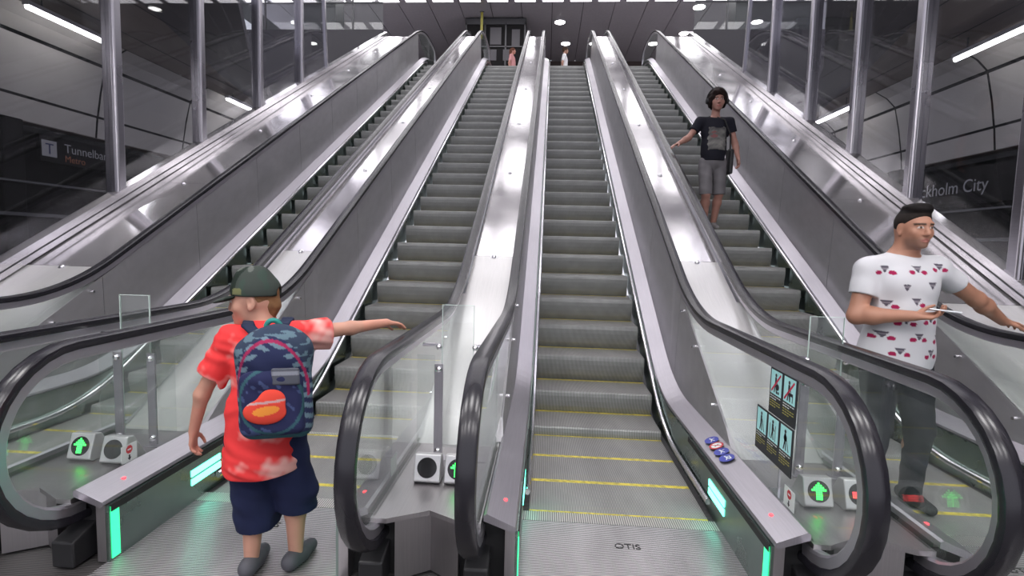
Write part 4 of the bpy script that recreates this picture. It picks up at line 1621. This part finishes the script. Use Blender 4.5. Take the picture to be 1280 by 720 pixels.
# ---- the man in the white shirt with the telephone
def the_man():
    fz = .004
    root = thing('person', 'man in white patterned T-shirt holding a phone on the right escalator', 'person', (2.17, .42, fz))
    skin = np.array([.42, .205, .135])
    lo, hi = (1.72, -.12, -.01), (3.22, .92, 1.86)
    vx = .0058
    tf = unit((.06, -1, 0))
    tr = -np.array([-tf[1], tf[0], 0])            # his right: towards the left of the picture
    up = V(0, 0, 1)
    c = V(2.150, .42, 0)
    at = lambda r, f, z: c + r * tr + f * tf + z * up
    TM = np.array([tr, tf, up])
    hd = Head((2.172, .385, 1.652), (.10, -1, -.02), 1.0)
    shR, shL = at(.195, 0, 1.405), at(-.195, 0, 1.415)
    elR, wrR = V(1.885, .375, 1.135), V(2.075, .185, 1.165)
    elL, wrL = V(2.640, .50, 1.245), V(2.880, .585, 1.105)
    hipR, hipL = at(.095, 0, .90), at(-.095, 0, .90)
    knR, anR = V(2.075, .40, .48), V(2.070, .455, .085)
    knL, anL = V(2.285, .36, .48), V(2.295, .405, .085)
    B = Field(lo, hi, vx)
    B.ell(at(0, .01, 1.28), (.168, .112, .19), TM, .05).ell(at(0, .01, 1.08), (.145, .105, .18), TM, .06).ell(at(0, -.01, .93), (.160, .12, .12), TM, .05)
    B.cone(shR, shL, .062, .062, .05)
    B.cone(at(0, -.02, 1.43), hd.w(0, -.022, -.070), .066, .058, .04)
    B.cone(at(.12, -.01, 1.42), at(.03, -.02, 1.49), .045, .045, .05).cone(at(-.12, -.01, 1.42), at(-.03, -.02, 1.49), .045, .045, .05)
    hd.sculpt(B)
    B.cone(hd.w(0, -.045, -.02), hd.w(0, -.03, -.10), .062, .057, .03)
    B.cone(shR, elR, .058, .046, .03)
    B.chain([elR, elR * .7 + wrR * .3, wrR], [.045, .047, .029], .03)
    B.cone(shL, elL, .058, .045, .03)
    B.chain([elL, elL * .7 + wrL * .3, wrL], [.044, .046, .029], .03)
    for h_, k_, a_ in ((hipR, knR, anR), (hipL, knL, anL)):
        B.cone(h_, k_, .085, .058, .04).chain([k_, k_ * .7 + a_ * .3 + V(0, .015, 0), a_], [.056, .058, .038], .03)
        B.cone(a_ + V(0, .0, -.04), a_ + V(.02, -.12, -.06), .036, .028, .02)
    make_hand(B, wrR, (.85, -.48, .08), (.05, .25, -.95), (.3, .2, .9), 1.0, (.45, .55, .45), .06, .0075)
    make_hand(B, wrL, (.90, .36, -.16), (.12, .05, 1), (.2, -.9, 0), 1.0, (.15, .35, .35), .14, .0075)
    B.build('body', 'skin', lambda p: hd.paint(p, skin, stubble=(.12, .075, .06), lips=(.36, .13, .11)), root)
    S = Field(lo, (2.95, .92, 1.60), vx)
    S.ell(at(0, .012, 1.28), (.192, .135, .20), TM, .05).ell(at(0, .015, 1.09), (.172, .130, .22), TM, .06)
    S.cone(at(0, .01, 1.10), at(0, 0, .84), .155, .165, .06)
    S.cone(shR, shL, .073, .073, .05)
    S.cone(at(.13, -.01, 1.42), at(.05, -.02, 1.465), .058, .055, .05).cone(at(-.13, -.01, 1.42), at(-.05, -.02, 1.465), .058, .055, .05)
    S.cone(at(0, -.02, 1.42), at(0, -.015, 1.49), .085, .066, .03)
    S.ell(at(.075, .075, 1.33), (.085, .065, .075), TM, .04).ell(at(-.075, .075, 1.33), (.085, .065, .075), TM, .04)
    eR = shR * .45 + elR * .55
    eL = shL * .52 + elL * .48
    S.cone(shR, eR + .03 * unit(elR - shR), .074, .072, .03)
    S.cone(shL, eL + .03 * unit(elL - shL), .074, .072, .03)
    S.ripple(.0035, lambda x, y, z: np.sin(26 * x + 30 * z) * np.sin(17 * z - 13 * x) + .5 * np.sin(50 * z + 18 * x))
    S.ell(at(0, 0, .92), (.205, .162, .18), TM, .05)
    S.cut(V(0, 0, .845), (0, 0, -1))
    S.sleeve_end(eR, elR - shR, 1.985, -1, 1.12).sleeve_end(eL, elL - shL, 2.36, 1, 1.14)
    S.ell(at(0, .012, 1.540), (.072, .080, .050), TM, .006, 'sub')
    S.cut(at(0, 0, 1.56), (0, 0, 1), .006)

    def print_(p):
        c_ = np.tile(np.array([.60, .60, .63]), (len(p), 1))
        l = (p - c) @ TM.T
        u, v = -l[:, 0], l[:, 2]            # u grows to the right of the picture
        arm = l[:, 0] > .20
        pats = []
        rows = [(1.425, 0.), (1.325, .5), (1.225, 0.), (1.125, .5), (1.03, 0.), (.94, .5)]
        for zr, ph in rows:
            for i in range(-3, 4):
                pats.append((.155 * (i + ph) + .012 * math.sin(9 * zr + 3 * i), zr + .012 * math.sin(5 * i + zr * 7), abs(int(i * 3 + zr * 100)) % 3))
        for a_, b_, kind in pats + [(-.245, 1.36, 2), (.235, 1.375, 2)]:
            x, y = u - a_, v - b_
            if not -.19 < a_ < .19:
                continue
            x = np.where((l[:, 1] > .02) | (abs(a_) > .2), x, 9.)
            tri = (np.abs(x) < .022 * (1 + y / .022) * .62) & (np.abs(y) < .018)
            c_[tri] = (.085, .075, .10)
            c_[tri & (np.abs(y - .004) < .004)] = (.22, .20, .23)
            if kind:
                for sx_ in ((-1, 1) if kind == 1 else (1,)):
                    c_[((x - sx_ * .032) / .017) ** 2 + ((y + .018) / .0125) ** 2 < 1] = (.32, .012, .07)
        return c_
    S.build('t_shirt', 'cloth', print_, root)
    J = Field((1.85, .15, .0), (2.55, .68, 1.0), vx)
    J.ell(at(0, -.01, .91), (.170, .132, .12), TM, .04)
    for h_, k_, a_ in ((hipR, knR, anR), (hipL, knL, anL)):
        J.cone(h_, k_, .110, .078, .05).cone(k_, a_ + V(0, 0, -.01), .072, .058, .03)
    J.ripple(.003, lambda x, y, z: np.sin(25 * x + 40 * z) * np.sin(22 * z))
    J.build('jeans', 'cloth', lambda p: np.array([.020, .021, .028]) * (1 + .2 * vnoise(p, 20, 2))[:, None], root)
    A = Field(hd.c - .2, hd.c + .2, .0048)
    hd.scalp(A, .007)
    A.ell(hd.w(0, .045, .108), np.array([.055, .045, .028]) * hd.s, hd.M, .03)
    A.ell(hd.w(.0, .0, .120), np.array([.060, .070, .020]) * hd.s, hd.M, .03)
    # hairline: cut the face, ears and neck away
    A.cut(hd.w(0, .070, .062), unit(.62 * hd.M[1] - .80 * hd.M[2]), .008)
    A.cut(hd.w(0, -.02, -.055), unit(-1.0 * hd.M[2] + .55 * hd.M[1]), .01)
    for x in (-1, 1):
        A.ell(hd.w(x * .085, .002, -.014), np.array([.028, .030, .046]) * hd.s, hd.M, .008, 'sub')
    A.build('hair', 'hair', lambda p: np.where((hd.local(p)[:, 2] > .085)[:, None], np.array([.010, .008, .008]), np.array([.022, .017, .015])) * (1 + .3 * vnoise(p, 120, 4))[:, None], root)
    for an in (anR, anL):
        G = Field((an[0] - .12, an[1] - .28, -.004), (an[0] + .14, an[1] + .16, .2), .006)
        foot_shoe(G, (an[0], an[1], .095 + fz), (.1, -1), .27, .095, .046)
        G.build('shoe', 'shoe', (.03, .03, .032), root)
    d = unit((.85, -.48, .08))
    ph = wrR + .125 * d + V(.0, -.012, .030)
    t = thing('smartphone', 'pale smartphone held flat in the hand of the man in white', 'phone', tuple(ph))
    t.rotation_euler = (math.radians(-8), math.radians(4), math.atan2(d[1], d[0]))
    MB().box(-.068, .068, -.034, .034, -.0042, .0042).build('phone_case', 'phone_white', t, bevel=.003)
    MB().box(-.060, .060, -.031, .031, .0042, .0046).build('screen', 'lens_black', t)


# ---- the young person with headphones coming down the right escalator
def the_listener():
    z0 = 1.775
    for k in range(0, 30):
        y = PH['D'] - .4 * k
        if y < 4.36:
            z0 = pz(y, 0, 0, ZL - .05)
            break
    root = thing('person', 'person in black printed T-shirt and grey shorts walking down the right escalator', 'person', (2.25, 4.45, z0))
    skin = np.array([.46, .235, .185])
    lo, hi = (1.55, 4.05, z0 - .02), (2.75, 4.80, 3.72)
    vx = .0065
    tf = unit((-.03, -1, 0))
    tr = -np.array([-tf[1], tf[0], 0])
    up = V(0, 0, 1)
    c = V(2.245, 4.47, 0)
    at = lambda r, f, z: c + r * tr + f * tf + z * up
    TM = np.array([tr, tf, up])
    hd = Head((2.255, 4.435, 3.480), (-.06, -1, -.14), 1.16)
    shR, shL = at(.185, 0, 3.205), at(-.185, 0, 3.205)
    elR, wrR = V(1.905, 4.43, 2.985), V(1.745, 4.34, 2.885)
    elL, wrL = V(2.525, 4.47, 2.925), V(2.555, 4.40, 2.715)
    hipR, hipL = at(.09, 0, 2.66), at(-.09, 0, 2.66)
    knR, anR = V(2.140, 4.32, 2.235), V(2.165, 4.42, z0 + .09)
    knL, anL = V(2.352, 4.46, 2.26), V(2.335, 4.58, z0 + .10)
    B = Field(lo, hi, vx)
    B.ell(at(0, .01, 3.07), (.15, .10, .18), TM, .05).ell(at(0, .01, 2.86), (.132, .095, .18), TM, .06).ell(at(0, 0, 2.69), (.15, .11, .12), TM, .05)
    B.cone(shR, shL, .055, .055, .05)
    B.cone(at(0, -.01, 3.22), hd.w(0, -.02, -.07), .056, .052, .04)
    hd.sculpt(B)
    B.cone(shR, elR, .048, .038, .03).chain([elR, elR * .7 + wrR * .3, wrR], [.037, .038, .025], .03)
    B.cone(shL, elL, .048, .038, .03).chain([elL, elL * .7 + wrL * .3, wrL], [.037, .038, .025], .03)
    for h_, k_, a_ in ((hipR, knR, anR), (hipL, knL, anL)):
        B.cone(h_, k_, .08, .054, .04).chain([k_, k_ * .7 + a_ * .3 + V(0, .015, 0), a_], [.052, .055, .036], .03)
        B.cone(a_ + V(0, .01, -.05), a_ + V(0, -.11, -.065), .034, .026, .02)
    make_hand(B, wrR, (-.72, -.60, -.30), (-.2, .1, .95), (.5, -.8, 0), .95, (.2, .4, .35), .12, .0085)
    make_hand(B, wrL, (.05, -.25, -1), (.9, .1, 0), (0, -1, 0), .95, (.3, .5, .4), .05, .0085)
    B.build('body', 'skin', lambda p: hd.paint(p, skin), root)
    S = Field(lo, hi, vx)
    S.ell(at(0, .012, 3.07), (.172, .122, .19), TM, .05).ell(at(0, .012, 2.87), (.155, .118, .20), TM, .06)
    S.cone(at(0, .01, 2.86), at(0, 0, 2.62), .145, .155, .06)
    S.cone(shR, shL, .066, .066, .05)
    S.cone(at(0, -.01, 3.21), at(0, -.01, 3.26), .085, .07, .03)
    eR, eL = shR * .42 + elR * .58, shL * .5 + elL * .5
    S.cone(shR, eR + .03 * unit(elR - shR), .066, .066, .03).cone(shL, eL + .03 * unit(elL - shL), .066, .066, .03)
    S.ripple(.003, lambda x, y, z: np.sin(28 * x + 30 * z) * np.sin(19 * z - 12 * x))
    S.cut(V(0, 0, 2.685), (0, 0, -1))
    S.cut(at(0, .03, 3.262), (0, -.45, 1), .006)
    S.sleeve_end(eR, elR - shR, 2.06, -1, 2.92).sleeve_end(eL, elL - shL, 2.43, 1, 2.92)

    def shirt(p):
        c_ = np.tile(np.array([.014, .014, .022]), (len(p), 1))
        l = (p - c) @ TM.T
        u, v = -l[:, 0] - .015, l[:, 2] - 2.965
        n = vnoise(p, 34, 21) + .5 * vnoise(p, 80, 22)
        box = (np.abs(u) < .115 + .012 * n) & (np.abs(v) < .155 + .02 * n) & (l[:, 1] > 0)
        g = np.clip(.5 + .42 * n, 0, 1)[:, None]
        pic = np.array([.05, .05, .055]) * (1 - g) + np.array([.30, .29, .27]) * g
        c_[box] = pic[box]
        red = box & (((u + .045) / .05) ** 2 + ((v - .05) / .045) ** 2 < 1) & (n > -.2)
        c_[red] = (.24, .10, .10)
        return c_
    S.build('t_shirt', 'cloth', shirt, root)
    H = Field((1.95, 4.15, 2.05), (2.58, 4.75, 2.78), vx)
    H.ell(at(0, 0, 2.67), (.165, .125, .12), TM, .04)
    for h_, k_ in ((hipR, knR), (hipL, knL)):
        H.cone(h_, k_ + V(0, 0, -.06), .094, .080, .02)
    H.ripple(.003, lambda x, y, z: np.sin(25 * x + 40 * z) * np.sin(22 * z))
    H.cut(V(2.2, 4.4, 2.235), (.06, 0, -1))
    H.build('shorts', 'cloth', lambda p: np.array([.19, .18, .19]) * (1 + .15 * vnoise(p, 26, 2))[:, None], root)
    A = Field(hd.c - .24, hd.c + .24, .0058)
    hd.scalp(A, .022, .03)
    for x in (-1, 1):
        A.ell(hd.w(x * .078, -.01, -.015), np.array([.026, .062, .068]) * hd.s, hd.M, .03)
    A.ell(hd.w(0, -.05, -.04), np.array([.078, .055, .075]) * hd.s, hd.M, .03)
    A.ell(hd.w(0, .070, .085), np.array([.062, .040, .034]) * hd.s, hd.M, .03)
    A.ripple(.006, lambda x, y, z: np.sin(70 * x + 30 * z) * np.sin(60 * z + 40 * y))
    A.ell(hd.w(0, .120, -.030), np.array([.060, .10, .082]) * hd.s, hd.M, .02, 'sub')
    A.build('hair', 'hair', lambda p: np.array([.020, .012, .011]) * (1 + .4 * vnoise(p, 90, 4))[:, None], root)
    for an in (anR, anL):
        G = Field((an[0] - .12, an[1] - .28, z0 - .004), (an[0] + .12, an[1] + .16, z0 + .2), .0065)
        f0 = Field
        a = np.array([an[0], an[1], 0.])
        f = V(0, -1, 0)
        zz = lambda t_: V(0, 0, z0 + t_)
        w_ = .044
        G.cone(a - f * .055 + zz(w_ * .95), a + f * .055 + zz(w_ * .85), w_, w_ * .95, .02).cone(a + f * .055 + zz(w_ * .85), a + f * .155 + zz(w_ * .72), w_ * .95, w_ * .72, .02)
        G.cone(a + zz(.08), a + zz(.05), .042, .04, .02)
        G.cut(a + zz(.003), (0, 0, -1), .004)
        G.build('shoe', 'shoe', (.30, .29, .29), root)
    # shoulder bag and headphones are things of their own
    bp_ = V(2.478, 4.52, 2.70)
    bag = thing('shoulder_bag', 'flat black bag hanging at the hip of the person in black', 'bag', tuple(bp_))
    MB().prism([(-.10, -.18), (-.11, .14), (-.03, .16), (.09, .14), (.08, -.18)], -.028, .028).build('bag_body', 'bag_black', bag, bevel=.02)
    st = [bp_ + V(-.01, -.05, .14), at(-.19, .085, 3.02), at(-.10, .10, 3.21), at(0, .04, 3.262), at(.06, -.07, 3.255), at(-.05, -.135, 3.05), at(-.17, -.12, 2.86), bp_ + V(0, .05, .14)]
    m = MB()
    m.tube([tuple(p - bp_) for p in st], .010, 8)
    m.build('bag_strap', 'bag_black', bag, smooth=True)
    hp = thing('headphones', 'black headphones over the dark hair of the person in black', 'headphones', tuple(hd.c))
    for x in (-1, 1):
        a, b = hd.w(x * .100, -.005, -.012) - hd.c, hd.w(x * .126, -.005, -.012) - hd.c
        MB().cyl(a, b, .038, .034, 18).build('ear_cup', 'bag_black', hp, bevel=.006)
    arc = [hd.w(.118 * math.cos(t), -.01, -.01 + .150 * math.sin(t)) - hd.c for t in [math.pi * i / 14 for i in range(15)]]
    MB().tube(arc, .009, 8).build('head_band', 'bag_black', hp, smooth=True)


# ---- two people walking past on the upper floor
def passer(x, y, z0, H, fwd, label, shirt, hair, long_hair, skin):
    root = thing('person', label, 'person', (x, y, z0))
    k = H / 1.75
    tf = unit((*fwd, 0))
    tr = np.array([tf[1], -tf[0], 0])
    up = V(0, 0, 1)
    c = V(x, y, z0)
    at = lambda r, f, z: c + k * (r * tr + f * tf + z * up)
    TM = np.array([tr, tf, up])
    lo, hi = c + V(-.42, -.42, -.01), c + V(.42, .42, H + .06)
    vx = .010
    hd = Head(at(0, .02, 1.635), tf, k)
    B = Field(lo, hi, vx)
    B.ell(at(0, 0, 1.26), (.15 * k, .10 * k, .19 * k), TM, .05).ell(at(0, 0, 1.0), (.145 * k, .10 * k, .18 * k), TM, .06)
    B.cone(at(.17, 0, 1.40), at(-.17, 0, 1.40), .055, .055, .05).cone(at(0, -.01, 1.42), hd.w(0, -.02, -.07), .055, .052, .04)
    hd.sculpt(B)
    for s_, sw in ((1, .12), (-1, -.12)):
        el, wr = at(.235 * s_, -sw * .5, 1.12), at(.24 * s_, -sw + .08, .90)
        B.cone(at(.17 * s_, 0, 1.40), el, .05, .04, .03).cone(el, wr, .038, .027, .03)
        make_hand(B, wr, unit(.3 * tf - up), tr * s_, tf, k, (.3, .4, .4), .05, .011)
        kn, an = at(.09 * s_, sw * .8 + .03, .48), at(.09 * s_, sw * 1.5, .09)
        B.cone(at(.09 * s_, 0, .90), kn, .085, .058, .04).cone(kn, an, .056, .038, .03)
        B.cone(an - .05 * up, an - .065 * up + .12 * tf, .036, .028, .02)
    B.build('body', 'skin', lambda p: hd.paint(p, skin), root)
    S = Field(lo, hi, vx)
    S.ell(at(0, 0, 1.26), (.168 * k, .12 * k, .20 * k), TM, .05).ell(at(0, 0, 1.05), (.165 * k, .12 * k, .20 * k), TM, .06)
    S.cone(at(.17, 0, 1.40), at(-.17, 0, 1.40), .066, .066, .05)
    for s_, sw in ((1, .12), (-1, -.12)):
        S.cone(at(.17 * s_, 0, 1.40), at(.21 * s_, -sw * .25, 1.24), .066, .062, .03)
    S.cut(at(0, 0, .90), -up)
    S.build('top', 'cloth', shirt, root)
    L = Field(lo, hi, vx)
    L.ell(at(0, 0, .95), (.165 * k, .125 * k, .13 * k), TM, .04)
    for s_, sw in ((1, .12), (-1, -.12)):
        kn, an = at(.09 * s_, sw * .8 + .03, .48), at(.09 * s_, sw * 1.5, .09)
        L.cone(at(.09 * s_, 0, .90), kn, .10, .075, .04).cone(kn, an, .072, .06, .03)
    L.build('trousers', 'cloth', (.03, .035, .06), root)
    A = Field(hd.c - .32, hd.c + .32, .008)
    hd.scalp(A, .012, .03)
    if long_hair:
        A.cone(hd.w(0, -.07, .0), hd.w(0, -.10, -.22), .075, .05, .03)
    A.ell(hd.w(0, .12, -.035), np.array([.07, .10, .09]) * k, hd.M, .02, 'sub')
    A.cut(hd.w(0, -.0, -.05 if not long_hair else -.26), -hd.M[2] + .3 * hd.M[1])
    A.build('hair', 'hair', hair, root)


the_boy()
the_man()
the_listener()
passer(.51, 16.9, ZL - .035, 1.72, (1, -.1), 'distant person in a white top at the head of the escalators', (.80, .80, .82), (.05, .03, .02), False, (.40, .22, .16))
passer(-1.40, 16.8, ZL - .035, 1.66, (1, -.15), 'distant person with long hair in a pink top at the head of the escalators', (.62, .30, .30), (.10, .04, .025), True, (.50, .24, .18))
#P1#

# ------------------------------------------------------------------ light, camera, view
w = bpy.data.worlds.new('world')
SC.world = w
w.use_nodes = True
w.node_tree.nodes['Background'].inputs['Color'].default_value = (.9, .9, 1, 1)
w.node_tree.nodes['Background'].inputs['Strength'].default_value = .95

cam = bpy.data.cameras.new('camera')
co = bpy.data.objects.new('camera', cam)
COL.objects.link(co)
cam.sensor_width = 36
cam.lens = 649.567 / 1280 * 36
cam.clip_start = .05
R_ = Vector((0.9975146301803183, 0.06561745977422495, 0.025669272467308248))
U_ = Vector((-0.03090914288697751, 0.08012950722357193, 0.9963051174003374))
F_ = Vector((-0.06331814481027809, 0.9946223459408529, -0.0819585352046945))
mw = Matrix.Identity(4)
for i in range(3):
    mw[i][0], mw[i][1], mw[i][2] = R_[i], U_[i], -F_[i]
mw[0][3], mw[1][3], mw[2][3] = 0.05366, -2.78536, 1.49541
co.matrix_world = mw
SC.camera = co
SC.view_settings.view_transform = 'Standard'
SC.view_settings.look = 'None'
SC.view_settings.gamma = 1
SC.view_settings.use_curve_mapping = False
SC.view_settings.exposure = 0.22
SC.cycles.use_denoising = True
SC.cycles.max_bounces = 8
SC.cycles.transparent_max_bounces = 24
SC.cycles.caustics_reflective = False
SC.cycles.caustics_refractive = False
SC.cycles.sample_clamp_indirect = 6
